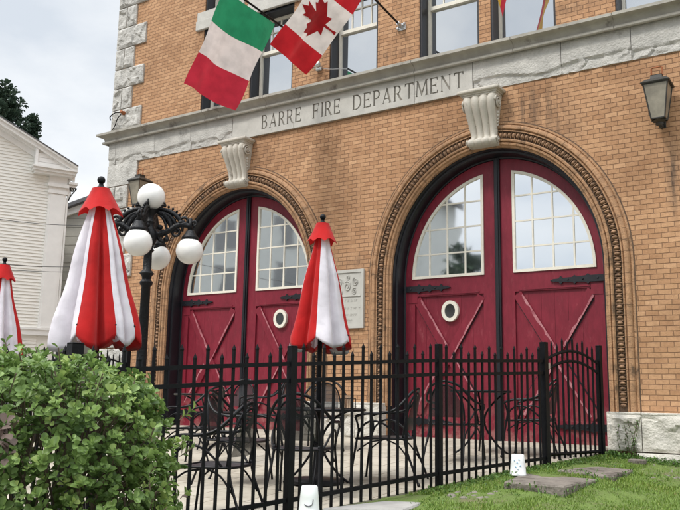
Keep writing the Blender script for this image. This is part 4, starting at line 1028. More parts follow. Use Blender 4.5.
# base levels at posts (bottom rail = base + .065)
B1, B2_, B3, B4 = V((1.2952, -1.6070)), V((.87057, -3.3870)), V((.44593, -5.1671)), V((.0213, -6.9471))
lv = {1: .0, 2: -.075, 3: -.182, 4: -.30}
post(FN, B1, -.12, 1.315, .034); post(FN, B2_, -.3, 1.188); post(FN, B3, -.36, 1.068, .030); post(FN, B4, -.5, .985, .04)
panel(FN, B1, B2_, lv[1], lv[2], 16); panel(FN, B2_, B3, lv[2], lv[3], 16); panel(FN, B3, B4, lv[3], lv[4], 16)
# front run to the left behind the hedge
F2 = thing('iron_fence', 'black iron picket fence mostly hidden behind the hedge at the left', 'fence')
F2['rot'] = 0.0
pp = B4
for k in range(4):
    q = V((B4.x - 1.83 * (k + 1), B4.y + .12 * (k + 1))); post(F2, q, -.6, 1.0); panel(F2, pp, q, lv[4] + .01 * k, lv[4] + .01 * (k + 1), 16); pp = q
del F2['rot']
# gate with arched top
def gate(name, p, q, z0, label, n=9, latch=True):
    G = thing(name, label, 'gate')
    p3, q3 = V((p.x, p.y, 0)), V((q.x, q.y, 0)); d = q3 - p3; u = d.normalized(); L = d.length; a = atan2(d.y, d.x)
    bm = bmesh.new(); arch = lambda t, base: z0 + base + .155 * sin(pi * (.08 + .84 * t)) - .03
    for base in (1.10, .985): tube(bm, [p3 + u * (.05 + (L - .10) * k / 16) + V((0, 0, arch(k / 16, base))) for k in range(17)], .017, 4, flat=1)
    tube(bm, [p3 + u * .05 + V((0, 0, z0 + .07)), p3 + u * (L - .05) + V((0, 0, z0 + .07))], .018, 4)
    fr_ = obj('gate_rail', bm, 'iron', G)
    bm = bmesh.new()
    bm.free()
    for x in (.055, L - .055): 
        bm = bmesh.new(); c = p3 + u * x; box(bm, -.014, .014, -.014, .014, z0 + .0, z0 + 1.15, mx=Matrix.Translation(c) @ Matrix.Rotation(a, 4, 'Z')); obj('gate_stile', bm, 'iron', G)
    for k in range(1, n + 1):
        t_ = k / (n + 1); c = p3 + u * (.05 + (L - .1) * t_); top = arch(t_, 1.10) + .17 - (.0 if k % 2 else .05)
        bm = bmesh.new(); hh = top - z0 - .02; w = .0095; box(bm, -w, w, -w, w, 0, hh - .04); lathe(bm, [(w * 1.5, hh - .04), (.001, hh)], 4)
        o = obj('picket', bm, 'iron', G); o.location = (c.x, c.y, z0 + .02); o.rotation_euler = (0, 0, a)
    if latch:
        bm = bmesh.new(); c = p3 + u * .03; box(bm, -.03, .05, -.03, .03, z0 + 1.0, z0 + 1.07, .004, mx=Matrix.Translation(c) @ Matrix.Rotation(a, 4, 'Z')); tube(bm, [c + V((0, -.03, z0 + 1.03)), c + u * .08 + V((0, -.05, z0 + 1.03))], .01, 6)
        obj('latch', bm, 'silver', G)
    return G
W0 = V((1.5777, -.4226))
post(FN, W0, -.05, 1.345, .028)
gate('iron_gate', B1, W0, .03, 'black iron gate with arched top beside the right stone plinth', 9)
# left gate by the building's left corner
L0, L1 = V((-6.72, -.38)), V((-7.02, -1.62))
F3 = thing('iron_fence', 'black iron fence end with posts by the far left gate', 'fence')
post(F3, L0, .0, 1.42, .036, True); post(F3, L1, -.05, 1.40, .043)
gate('iron_gate', L1, L0, .06, 'far black iron gate with arched top seen under the largest umbrella', 9, False)
pp = L1
for k in range(2):
    q = V((L1.x - .33 * (k + 1), L1.y - 1.8 * (k + 1))); post(F3, q, -.4, 1.2 - .08 * k); panel(F3, pp, q, .0 - .1 * k, -.1 - .1 * k, 16); pp = q

# ------------------------------------------------------------------ chairs and tables
def make_chair(label, loc, rz):
    t = thing('patio_chair', label, 'chair', loc, rz, 'black metal patio armchairs')
    bm = bmesh.new()
    P = [(.25, -.285, .625), (.14, -.30, .655), (0, -.295, .66), (-.12, -.28, .69), (-.20, -.235, .76), (-.265, -.15, .855), (-.30, 0, .90)]
    P = P + [(x, -y, z) for x, y, z in P[:-1][::-1]]
    tube(bm, smooth_path(P, 5), .0145, 7)
    # inner back hoop
    Q = [(-.20, -.20, .43), (-.225, -.20, .6), (-.255, -.155, .76), (-.285, -.08, .835), (-.293, 0, .855)]; Q = Q + [(x, -y, z) for x, y, z in Q[:-1][::-1]]
    tube(bm, smooth_path(Q, 5), .012, 6)
    obj('frame', bm, 'chair', t, smooth=True)
    bm = bmesh.new(); rows = []
    for j in range(9):
        v = j / 8; row = []
        for k in range(11):
            u = -1 + k / 5; z = .50 + .345 * v; hw = .175 * (1 - .55 * max(0, v - .55) ** 1.2 * 1.8); x = -.215 - .075 * v - .03 * (1 - u * u)
            row.append(bm.verts.new((x, u * hw, z - .04 * u * u * v)))
        rows.append(row)
    for a, b in zip(rows, rows[1:]):
        for k in range(10): bm.faces.new((a[k], a[k + 1], b[k + 1], b[k]))
    obj('backrest', bm, 'mesh', t, smooth=True)
    bm = bmesh.new(); rows = []
    for j in range(11):
        u = -1 + j / 5; row = []
        for k in range(11):
            w = -1 + k / 5; x = .02 + u * .235; y = w * (.235 - .03 * (u < 0) * abs(u)); row.append((x, y, .43 - .018 * (1 - u * u) * (1 - w * w) - .02 * max(0, u - .7) / .3))
        rows.append(row)
    for dz in (0, -.008):
        g_ = [[bm.verts.new((x, y, z + dz)) for x, y, z in r] for r in rows]
        for a, b in zip(g_, g_[1:]):
            for k in range(10): bm.faces.new((a[k], b[k], b[k + 1], a[k + 1]) if dz else (a[k], a[k + 1], b[k + 1], b[k]))
    st_ = obj('seat', bm, 'seat', t, smooth=True)
    bm = bmesh.new(); tube(bm, smooth_path([(.255, -.235, .415), (.26, 0, .41), (.255, .235, .415), (0, .245, .425), (-.215, .205, .425), (-.22, 0, .42), (-.215, -.205, .425), (0, -.245, .425), (.255, -.235, .415)], 4)[:-1], .0115, 6, closed=True); obj('seat_rim', bm, 'chair', st_, smooth=True)
    for s in (-1, 1):
        bm = bmesh.new(); tube(bm, smooth_path([(.30, s * .275, .0), (.275, s * .265, .2), (.245, s * .25, .40), (.225, s * .262, .50), (.24, s * .28, .585), (.255, s * .285, .622)], 5), .0115, 6); ball(bm, (.30, s * .275, .01), .018, 8, 6); obj('leg', bm, 'chair', t, smooth=True)
        bm = bmesh.new(); tube(bm, smooth_path([(-.36, s * .235, .0), (-.30, s * .225, .16), (-.235, s * .21, .33), (-.21, s * .20, .46)], 5), .0115, 6); ball(bm, (-.36, s * .235, .01), .018, 8, 6); obj('leg', bm, 'chair', t, smooth=True)
        bm = bmesh.new(); tube(bm, smooth_path([(.24, s * .25, .42), (.20, s * .262, .52), (.10, s * .275, .585), (-.02, s * .27, .565), (-.12, s * .25, .49), (-.17, s * .225, .43)], 5), .010, 6)
        tube(bm, smooth_path([(.24, s * .245, .30), (.12, s * .24, .385), (0, s * .235, .405)], 4), .008, 5); tube(bm, smooth_path([(-.27, s * .21, .22), (-.16, s * .22, .36), (-.05, s * .235, .41)], 4), .008, 5); obj('arm_scroll', bm, 'chair', t, smooth=True)
    return t
def make_table(label, loc, R=.44, H=.72, base=True, holder=False):
    t = thing('patio_table', label, 'table', loc, 0, 'round black metal patio tables')
    bm = bmesh.new(); n = 40; lathe(bm, [(.03, H - .012), (R - .005, H - .012), (R - .005, H - .004), (.03, H - .004)], n); obj('tabletop', bm, 'seat', t, auto=40)
    bm = bmesh.new(); tube(bm, [(R * cos(2 * pi * k / n), R * sin(2 * pi * k / n), H - .012) for k in range(n)], .014, 6, closed=True); obj('rim', bm, 'chair', t, smooth=True)
    for q in range(4):
        a = q * pi / 2 + .5; d = V((cos(a), sin(a), 0)); bm = bmesh.new()
        tube(bm, smooth_path([d * .33 + V((0, 0, 0)), d * .20 + V((0, 0, .10)), d * .06 + V((0, 0, .30)), d * .05 + V((0, 0, .46)), d * .16 + V((0, 0, .62)), d * .30 + V((0, 0, H - .02))], 5), .012, 6)
        obj('leg', bm, 'chair', t, smooth=True)
    bm = bmesh.new(); tube(bm, [(.055 * cos(k * pi / 6), .055 * sin(k * pi / 6), .38) for k in range(12)], .008, 5, closed=True); obj('leg_ring', bm, 'chair', t, smooth=True)
    return t
T2 = (U2[0], U2[1]); T1 = (U1[0], U1[1])
def onp(x, y): return (x, y, pz(x, y))
make_table('round black table under the umbrella between the arched doors', onp(*T2), .46)
make_table('round black table under the largest umbrella behind the hedge', onp(*T1), .46)
make_table('round black table under the far left umbrella', onp(*U3), .46)
make_table('small round black table in front of the right arched door', onp(.30, -1.05), .36, .76)
make_table('round black table in front of the left arched door', onp(-3.35, -2.0), .42)
t = thing('napkin_holder', 'small rack with orange papers on the table under the middle umbrella', 'holder', (T2[0] + .22, T2[1] + .2, pz(*T2) + .718))
bm = bmesh.new()
for s in (-1, 1): tube(bm, [(-.06, s * .04, 0), (-.06, s * .04, .10), (.06, s * .04, .10), (.06, s * .04, 0)], .005, 5)
box(bm, -.065, .065, -.045, .045, 0, .006); obj('wire_rack', bm, 'chair', t)
bm = bmesh.new(); box(bm, -.05, -.02, -.03, .03, .008, .13); box(bm, .0, .02, -.03, .03, .008, .12); box(bm, .03, .04, -.03, .03, .008, .125); obj('papers', bm, 'napkin', t)
CH = [ (.02, -5.55, radians(195), 'black metal armchair nearest the fence post at left, facing the hedge'),
 (-2.25, -3.35, radians(190), 'black metal armchair left of the middle table with its back to it'),
 (.02, -4.40, radians(112), 'black metal armchair seen from behind at the table under the middle umbrella'),
 (-1.75, -1.45, radians(-60), 'black metal armchair behind the middle umbrella, facing the camera by the brick pier'),
 (.30, -3.35, radians(195), 'black metal armchair right of the middle table, side on'),
 (.28, -1.80, radians(95), 'black metal armchair with its back to us in front of the small table'),
 (.95, -1.05, radians(185), 'black metal armchair right of the small table, facing left near the gate'),
 (-3.4, -1.35, radians(-85), 'black metal armchair behind the left door table, facing the street'),
 (-2.65, -1.6, radians(-140), 'black metal armchair right of the left door table'),
 (-1.0, -4.1, radians(20), 'black metal armchair left of the middle table, facing right'),
 (-2.6, -4.9, radians(100), 'black metal armchair seen between hedge and left door, back to us') ]
c0 = None
for x, y, rz, lab in CH:
    if c0 is None: c0 = make_chair(lab, onp(x, y), rz)
    else: dup(c0, onp(x, y), rz, lab)

# ------------------------------------------------------------------ slabs, cups, stones
def slab(name, quad, ztop, th, label, seed):
    bm = bmesh.new(); rnd = random.Random(seed); c = sum((V(q) for q in quad), V((0, 0))) / 4
    def edge(z, k):
        out = []
        for i in range(4):
            a, b = V(quad[i]), V(quad[(i + 1) % 4])
            for s_ in range(8): p = a.lerp(b, s_ / 8); w = .008 * noise.noise(V((p.x * 5, p.y * 5, z * 9 + seed))); p = p + (p - c).normalized() * (w - k); out.append(V((p.x, p.y, z + .004 * noise.noise(V((p.x * 3, p.y * 3, seed))))))
        return out
    rings = [[bm.verts.new(p) for p in edge(z, k)] for z, k in ((ztop - th, 0), (ztop - .014, .0), (ztop, .014))]
    for a, b in zip(rings, rings[1:]):
        for k in range(32): bm.faces.new((a[k], a[(k + 1) % 32], b[(k + 1) % 32], b[k]))
    bm.faces.new(rings[-1])
    return tag(obj(name, bm, 'slab' if 'flat' not in name else 'flat_stone'), label, 'stone slab')
slab('stone_slab', [(1.50, -3.37), (2.05, -3.37), (2.10, -2.53), (1.36, -2.50)][0:4], -.035, .14, 'nearer weathered grey stone slab on the grass with a cup on it', 1)
slab('stone_slab', [(1.60, -2.26), (2.20, -2.34), (2.16, -1.43), (1.50, -1.26)], -.012, .16, 'farther weathered grey stone slab by the gate post', 2)
slab('flat_stone', [(.62, -4.95), (1.16, -4.62), (1.06, -4.08), (.76, -4.2)], -.185, .08, 'pale flat stone at the bottom edge beside the fence', 3)
def cup(loc, label, mark):
    t = thing('plastic_cup', label, 'cup', loc, group='upturned white plastic cups')
    bm = bmesh.new(); k = .98
    lathe(bm, [(.080 * k, 0), (.082 * k, .008), (.079 * k, .012), (.070 * k, .12), (.062 * k, .192), (.056 * k, .199), (.002, .20)], 28); obj('cup_wall', bm, 'cup', t, auto=40)
    bm = bmesh.new()
    def sp(a, z, y=0): r = .0803 * k - (z - .01) / .2 * .0185 * k + .0015; return V((r * cos(a), r * sin(a), z))
    if mark == 'dots':
        for a, z, w in ((-1.3, .12, .012), (-1.05, .15, .010), (-1.5, .08, .010), (-.9, .09, .012), (-1.2, .06, .008), (-1.7, .14, .008)): tube(bm, [sp(a - w * 6, z), sp(a, z + w), sp(a + w * 6, z)], .005, 4)
        obj('print', bm, 'cup_mark', t)
    else:
        tube(bm, [sp(-1.45 + .08 * i, .075 - .012 * sin(pi * i / 10)) for i in range(11)], .004, 4); tube(bm, [sp(-.62, .078), sp(-.55, .11)], .004, 4)
        obj('print', bm, 'cup_mark_dark', t)
q = eye(521, 476, 8.35)
cup((1.39, -2.72, -.035), 'upturned white cup with pale blue print on the nearer stone slab', 'dots')
q = eye(309, 514, 6.15); cup((q.x, q.y, q.z), 'upturned white cup with a dark curved mark in front of the fence post', 'line')
t_cup2 = q
bm = bmesh.new(); rnd = random.Random(8)
for k in range(20):
    x, y = 1.33 + rnd.uniform(-.22, .16), -3.62 + rnd.uniform(-.2, .2); s = rnd.uniform(.015, .045); ball(bm, (x, y, gz(x, y) + s * .2), s, 7, 5, .5)
tag(obj('rubble', bm, 'rubble', auto=20), 'small pale rubble pieces lying in the grass before the slabs', 'rubble', kind='stuff')
bm = bmesh.new()
for k in range(70):
    x, y = 2.45 + rnd.uniform(-.35, .5), -1.0 + rnd.uniform(-.5, .5); s = rnd.uniform(.01, .03); ball(bm, (x, y, gz(x, y) + s * .2), s, 6, 4, .6)
tag(obj('gravel', bm, 'rubble', auto=20), 'loose gravel on bare soil near the plinth', 'gravel', kind='stuff')
tubebm = bmesh.new()
t = thing('utility_box', 'small dark box on the grass by the back slab', 'box', (2.02, -.62, gz(2.02, -.62)))
bm = tubebm; box(bm, -.09, .09, -.07, .07, 0, .06, .01); obj('box_body', bm, 'slab', t)

# ------------------------------------------------------------------ vegetation
def set_tone(o, tones):
    at = o.data.attributes.new('tone', 'FLOAT', 'FACE'); at.data.foreach_set('value', tones)
def leaves(name, items, m, parent=None, fold=.25, shape=None):
    """items: (pos, dir, up, length, width, tone)"""
    vs, fs, tn = [], [], []
    for p, d, u, L, w, tone in items:
        s = d.cross(u)
        if s.length < 1e-4: s = d.orthogonal()
        s.normalize(); n = s.cross(d).normalized(); b = len(vs)
        for (a, c, k) in ((0, 0, 0), (.35, -.38, fold), (.72, -.52, fold * 1.2), (.95, -.26, fold * .5), (1.0, 0, -.05), (.95, .26, fold * .5), (.72, .52, fold * 1.2), (.35, .38, fold), (.55, 0, 0)):
            vs.append(p + d * (L * a) + s * (w * c) + n * (w * k))
        fs += [(b, b + 1, b + 8), (b + 1, b + 2, b + 3, b + 8), (b + 3, b + 4, b + 8), (b + 4, b + 5, b + 8), (b + 5, b + 6, b + 7, b + 8), (b + 7, b, b + 8)]; tn += [tone] * 6
    me = bpy.data.meshes.new(name); me.from_pydata(vs, [], fs); me.materials.append(M[m]); me.polygons.foreach_set('use_smooth', [True] * len(me.polygons))
    o = bpy.data.objects.new(name, me); COL.objects.link(o)
    if parent: o.parent = parent
    set_tone(o, tn); return o
rh = random.Random(21)
def rdir(rnd): 
    while True:
        v = V((rnd.uniform(-1, 1), rnd.uniform(-1, 1), rnd.uniform(-1, 1)))
        if .1 < v.length < 1: return v.normalized()
HD = thing('hedge', 'leafy green hedge filling the lower left corner before the fence', 'hedge', (0, 0, 0))
Ee = eye(172, 440, 3.95); hr = V((-r_.x, -r_.y, 0)).normalized(); hf = V((f_.x, f_.y, 0)).normalized(); HLn = 2.9; HW = .50
zb0, zt0 = -.50, .835
hc = Ee + hr * (HLn / 2); items = []; twigs = []
def hfun(s, w, z):
    a, b, c_ = (s - HLn / 2) / (HLn / 2), w / HW, (z - (zb0 + zt0) / 2) / ((zt0 - zb0) / 2)
    cc = abs(c_) if c_ > 0 else abs(c_) * .9
    rx = abs(a) ** 7 + abs(b) ** 2.6 + cc ** (3.6)
    if c_ > 0 and a < 0: rx += (max(0, -a - .80) / .20) ** 2 * c_ * .75
    return rx
nn_ = 0
while nn_ < 8600:
    s, w, z = rh.uniform(-.03, HLn), rh.uniform(-HW, HW), rh.uniform(zb0, zt0 + .05)
    if s > 2.15 and rh.random() < .6: continue
    v = hfun(s, w, z) + .42 * noise.noise(V((s * 3.6, w * 3.6, z * 3.6))) + .22 * noise.noise(V((s * 9, w * 9, z * 9)))
    if v > 1 or v < .3 or (v < .62 and rh.random() < .4): continue
    P_ = V((Ee.x, Ee.y, 0)) + hr * s + hf * w
    e = .05; g_ = V((hfun(s + e, w, z) - hfun(s - e, w, z), hfun(s, w + e, z) - hfun(s, w - e, z), hfun(s, w, z + e) - hfun(s, w, z - e)))
    g_ = g_.normalized() if g_.length > 1e-6 else V((0, 0, 1)); out = hr * g_.x + hf * g_.y + V((0, 0, g_.z))
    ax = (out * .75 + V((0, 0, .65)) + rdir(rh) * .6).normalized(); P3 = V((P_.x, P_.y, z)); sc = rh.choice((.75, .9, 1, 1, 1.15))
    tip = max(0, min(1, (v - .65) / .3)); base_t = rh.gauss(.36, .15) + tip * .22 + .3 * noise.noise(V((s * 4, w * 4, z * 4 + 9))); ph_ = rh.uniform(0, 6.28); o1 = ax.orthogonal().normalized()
    nl = rh.choice((4, 5, 6))
    for q in range(nl):
        side = o1.copy(); side.rotate(Matrix.Rotation(ph_ + q * 2.4 + rh.uniform(-.3, .3), 3, ax)); k_ = q / nl
        d = (ax * (.25 + .7 * k_) + side * (1 - .35 * k_) + rdir(rh) * .22).normalized(); L = rh.uniform(.025, .043) * sc * (1.12 - .4 * k_)
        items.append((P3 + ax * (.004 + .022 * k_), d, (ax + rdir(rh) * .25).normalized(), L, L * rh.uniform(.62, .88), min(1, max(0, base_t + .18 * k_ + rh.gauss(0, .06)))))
    nn_ += 1
    if nn_ % 5 == 0: twigs.append((P3, P3 - out * rh.uniform(.08, .2) - V((0, 0, rh.uniform(.05, .2)))))
# sprays of small leaves sticking out along the top and right end
for k in range(420):
    s = rh.uniform(0, 2.4); top = rh.random() < .75; w = rh.uniform(-HW * .8, HW * .8)
    if top: 
        z = zt0
        while hfun(s, w, z) > .93 and z > 0: z -= .02
    else: s = rh.uniform(0.0, .05); z = rh.uniform(-.3, .6)
    if k > 200: s, w, z = rh.uniform(-.02, .04), rh.uniform(-.5, .1), rh.uniform(-.35, .05)
    P_ = V((Ee.x, Ee.y, 0)) + hr * s + hf * w + V((0, 0, z - .03)); ax = (V((0, 0, 1.0 if top else .7)) + rdir(rh) * .45 - hr * (0 if top else .3)).normalized(); Lg = rh.uniform(.05, .14) * (1 if top else .6)
    twigs.append((P_, P_ + ax * Lg))
    for i in range(5):
        a = rh.uniform(0, 6.28); side = (ax.orthogonal().normalized()); side.rotate(Matrix.Rotation(a, 3, ax)); d = (ax * .8 + side * .9).normalized()
        L = rh.uniform(.026, .046); items.append((P_ + ax * Lg * (i + 1) / 5, d, ax, L, L * .7, min(1, rh.gauss(.62, .16))))
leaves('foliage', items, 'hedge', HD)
bm = bmesh.new()
for a, b in twigs: tube(bm, [b, a], [.004, .002], 4)
for k in range(26):
    s = rh.uniform(.1, 2.6); w = rh.uniform(-.3, .3); b0 = V((Ee.x, Ee.y, 0)) + hr * s + hf * w + V((0, 0, -.55)); tube(bm, smooth_path([b0, b0 + V((rh.uniform(-.1, .1), rh.uniform(-.1, .1), .45)), b0 + V((rh.uniform(-.25, .25), rh.uniform(-.2, .2), 1.05))], 4), [.012 - .001 * i for i in range(9)], 5)
obj('stems', bm, 'twig', HD)
its = [(a_[0], a_[1], a_[2], a_[3], a_[4], .5) for a_ in rh.sample(items, 260)]
for c_, n_ in ((eye(6, 432, 3.52), 16), (eye(2, 450, 3.5), 10), (eye(181, 497, 3.75), 1)):
    for _ in range(n_): its.append((c_ + rdir(rh) * (.035 if n_ > 1 else 0), (rdir(rh) + r_ * (.8 if n_ == 1 else .2)).normalized(), (V((0, 0, 1)) - f_ * .5).normalized(), .045, .03, .5))
leaves('dry_leaves', its, 'dead', HD)
bm = bmesh.new(); rr_ = random.Random(2)
its = []
for k in range(3):
    p = Ee + hf * -.3 + hr * (.0 + .05 * k) + V((0, 0, -.22)); 
pl = eye(176, 497, 3.7); bm2 = bmesh.new()
for k in range(3):
    pass
bm.free(); bm2.free()
# grass: individual blades over the visible lawn
def fence_side(x, y): 
    v = V((x, y)) - A1; return v.x * fd.y - v.y * fd.x     # >0 / <0
ref = fence_side(3, -3)
gi_ = []; rg = random.Random(5)
slabs_q = [[(1.50, -3.37), (2.05, -3.37), (2.10, -2.53), (1.36, -2.50)], [(1.60, -2.26), (2.20, -2.34), (2.16, -1.43), (1.50, -1.26)], [(.55, -4.72), (1.02, -4.35), (.98, -3.72), (.74, -3.85)]]
vs, fs, tn = [], [], []
cnt = 0
while cnt < 95000:
    x, y = rg.uniform(.1, 3.9), rg.uniform(-5.9, -.2)
    sd_ = fence_side(x, y) * (1 if ref > 0 else -1)
    if sd_ < -.02: continue
    if any(inside((x, y), [q_]) for q_ in slabs_q): continue
    nv = noise.noise(V((x * 1.6, y * 1.6, 4))) + .5 * noise.noise(V((x * 5, y * 5, 1)))
    if nv < -.36 and rg.random() < .75: continue
    if x > 2.15 and y > -1.35 and rg.random() < .85: continue
    if abs(x - 1.28) < .22 and abs(y + 3.75) < .18 and rg.random() < .8: continue
    hgt = rg.uniform(.015, .048) * (1 + .35 * nv) * (1.15 if sd_ < .15 else 1)
    w = rg.uniform(.0022, .0045); a = rg.uniform(0, 6.28); lean = V((cos(a), sin(a), 0)) * hgt * rg.uniform(.1, .8); sd2 = V((cos(a + 1.57 + rg.uniform(-.5, .5)), sin(a + 1.57), 0)) * w
    p = V((x, y, gz(x, y) - .004)); b = len(vs)
    vs += [p - sd2, p + sd2, p + lean * .45 + V((0, 0, hgt * .62)) + sd2 * .8, p + lean * .45 + V((0, 0, hgt * .62)) - sd2 * .8, p + lean + V((0, 0, hgt))]
    fs += [(b, b + 1, b + 2, b + 3), (b + 3, b + 2, b + 4)]; tt = min(1, max(0, rg.gauss(.5, .2) + nv * .25)); tn += [tt, tt]; cnt += 1
me = bpy.data.meshes.new('grass'); me.from_pydata(vs, [], fs); me.materials.append(M['grass']); o = bpy.data.objects.new('grass', me); COL.objects.link(o); set_tone(o, tn)
tag(o, 'short green grass around the stone slabs and along the fence', 'grass', kind='stuff')
# broad-leaf weeds along the fence foot and plinth
its = []
for k in range(900):
    s = rg.uniform(0, 3.4); p = A1 + fd * s; x, y = p.x + rg.uniform(.02, .26), p.y; z = gz(x, y) + rg.uniform(0, .035)
    d = (rdir(rg) + V((0, 0, .6))).normalized(); its.append((V((x, y, z)), d, V((0, 0, 1)), rg.uniform(.018, .036), rg.uniform(.014, .026), rg.random()))
for k in range(2600):
    x, y = rg.uniform(.3, 3.6), rg.uniform(-5.6, -.4)
    if fence_side(x, y) * (1 if ref > 0 else -1) < .02 or any(inside((x, y), [q_]) for q_ in slabs_q) or noise.noise(V((x * 2.2, y * 2.2, 7))) < .08: continue
    its.append((V((x, y, gz(x, y) + rg.uniform(.01, .035))), (rdir(rg) + V((0, 0, .5))).normalized(), V((0, 0, 1)), rg.uniform(.014, .026), rg.uniform(.012, .022), rg.random()))
for sl in slabs_q[:2]:
    for k in range(170):
        i_ = rg.randrange(4); p = V(sl[i_]).lerp(V(sl[(i_ + 1) % 4]), rg.random()); c_ = sum((V(q_) for q_ in sl), V((0, 0))) / 4; p = p + (p - c_).normalized() * rg.uniform(.0, .04)
        its.append((V((p.x, p.y, gz(p.x, p.y) + rg.uniform(.01, .07))), (rdir(rg) + V((0, 0, .9))).normalized(), V((0, 0, 1)), rg.uniform(.02, .045), rg.uniform(.008, .018), rg.random()))
for k in range(700):
    x, y = 1.62 + rg.random() ** 1.5 * .9, -.22 - rg.random() ** 1.3 * .25; z = gz(x, y) + rg.uniform(0, .05)
    its.append((V((x, y, z)), (rdir(rg) + V((0, 0, .6))).normalized(), V((0, 0, 1)), rg.uniform(.018, .04), rg.uniform(.014, .03), rg.random()))
tag(leaves('ground_cover', its, 'weed'), 'low broad-leaved weeds along the foot of the fence and the plinth', 'ground cover', kind='stuff')
its = []; WD = thing('weed_plant', 'spindly green weed climbing the stone plinth by the gate', 'plant', (1.78, -.17, gz(1.78, -.17)))
bm = bmesh.new()
for k in range(7):
    x = rg.uniform(-.08, .12); pth = [V((x, 0, 0)), V((x + rg.uniform(-.05, .05), -.02, .18)), V((x + rg.uniform(-.12, .12), rg.uniform(-.04, .02), rg.uniform(.28, .46)))]; pth = smooth_path(pth, 5); tube(bm, pth, .003, 4)
    for p in pth[2:]:
        for _ in range(2): its.append((p, (rdir(rg) + V((0, 0, .3))).normalized(), V((0, 0, 1)), rg.uniform(.02, .04), rg.uniform(.012, .022), rg.random()))
obj('stem', bm, 'twig', WD); leaves('leaf_cluster', its, 'weed', WD)

def tree(name, loc, H, blobs, label, leaf_n=6000, Ls=.22, group=None, seed=1, trunk_r=.25, mt='tree'):
    rnd = random.Random(seed); t = thing(name, label, 'tree', loc, group=group)
    bm = bmesh.new(); tube(bm, smooth_path([(0, 0, 0), (.1, 0, H * .3), (-.05, .1, H * .6), (0, 0, H * .93)], 5), [trunk_r * (1 - .9 * i / 15) for i in range(16)], 8)
    for (x, y, z, r) in blobs: tube(bm, smooth_path([(0, 0, z * .7), (x * .5, y * .5, z * .85), (x, y, z)], 3), [trunk_r * .35, trunk_r * .3, trunk_r * .25, trunk_r * .2, trunk_r * .15, trunk_r * .1, trunk_r * .05][:7], 5)
    obj('trunk', bm, 'bark', t)
    its = []; tot = sum(b[3] ** 2 for b in blobs)
    for (x, y, z, r) in blobs:
        clumps = [(V((x, y, z)) + rdir(rnd) * r * rnd.uniform(.55, .95), r * rnd.uniform(.18, .34)) for _ in range(26)]
        for k in range(int(leaf_n * r * r / tot)):
            c_, cr_ = rnd.choice(clumps); d = rdir(rnd); p = c_ + d * cr_ * rnd.random() ** .4; L = Ls * rnd.uniform(.6, 1.2)
            its.append((p, (d + rdir(rnd) * .6).normalized(), V((0, 0, 1)), L, L * .7, rnd.random()))
    leaves('crown', its, mt, t)
    return t
tp = eye(6, 84, 42)
tree('evergreen_tree', (tp.x, tp.y, 0), tp.z, [(0, 0, tp.z - .9, .85), (-.9, .2, tp.z - 1.0, .9), (.15, .3, tp.z - 2.0, .85), (-1.0, 0, tp.z - 2.4, 1.1), (.25, .1, tp.z - 3.2, .9), (-2.0, 0, tp.z - 1.2, 1.0)], 'dark green tree rising behind the white house roof at upper left', 9000, .19, seed=3)
tp = eye(32, 114, 44)
tree('evergreen_tree', (tp.x, tp.y, 0), tp.z, [(0, 0, tp.z - .3, .28), (.1, 0, tp.z - .8, .38), (-.2, .1, tp.z - 1.1, .36), (.1, 0, tp.z - 1.5, .5), (-.5, 0, tp.z - 1.8, .5)], 'smaller dark tree tip right of the big tree above the roof slope', 3500, .15, seed=5)

# ------------------------------------------------------------------ white house
p0 = V((-16.314, 5.262)); ha = V((.446, .895)).normalized(); hb = V((-ha.y, ha.x))      # hb points away from camera
HA = thing('white_house', 'white clapboard house with gabled pediment at the left edge', 'house', (p0.x, p0.y, 0), atan2(ha.y, ha.x))
# local: x = s along the gable wall, y = depth (away), z up
s0, s1 = -8.0, .05; ridge = (s0 + s1) / 2; slope = .492
def roofz(s, e=7.60): return e + (s1 + .22 - s) * slope if s > ridge else e + (s - (s0 - .22)) * slope
bm = bmesh.new(); z = -.2
while z < 11.6:
    zt = z + .098
    a, b = s0 + .4, s1 - .50
    if z > 7.35:
        k = (zt - .10 - 7.16) / slope - .25; a, b = s0 + max(k, 0), s1 - max(k, 0)
    if b - a > .1:
        v = [bm.verts.new(q_) for q_ in ((a, -.022, z), (b, -.022, z), (b, -.002, zt), (a, -.002, zt), (a, 0.0, z), (b, 0.0, z))]
        bm.faces.new((v[0], v[1], v[2], v[3])); bm.faces.new((v[4], v[5], v[1], v[0]))
    z += .098
obj('clapboard', bm, 'siding', HA)
bm = bmesh.new(); pl_ = [(s0, -.3), (s1, -.3), (s1, 7.5), (ridge, 7.5 + (s1 - ridge) * slope), (s0, 7.5)]; plate(bm, [pl_], .003, 9.0); obj('wall', bm, 'siding', HA)
bm = bmesh.new()
# corner pilaster with base and capital, water table
plate(bm, [rect(s1 - .50, s1 + .02, 2.5, 6.75)], -.07, .0); plate(bm, [rect(s1 - .44, s1 - .04, 2.55, 6.7)], -.085, -.07)
plate(bm, [rect(s1 - .53, s1 + .05, 6.72, 6.80)], -.11, .0); plate(bm, [rect(s1 - .56, s1 + .08, 6.93, 7.03)], -.14, .0); plate(bm, [rect(s1 - .50, s1 + .02, 6.80, 6.93)], -.075, .0)
plate(bm, [rect(s1 - .52, s1 + .03, 7.03, 7.26)], -.09, .0)
plate(bm, [rect(s0, s1 + .04, 2.32, 2.5)], -.10, .0); plate(bm, [rect(s0, s1 + .06, 2.48, 2.53)], -.13, .0)
obj('corner_pilaster', bm, 'house_trim', HA)
bm = bmesh.new()
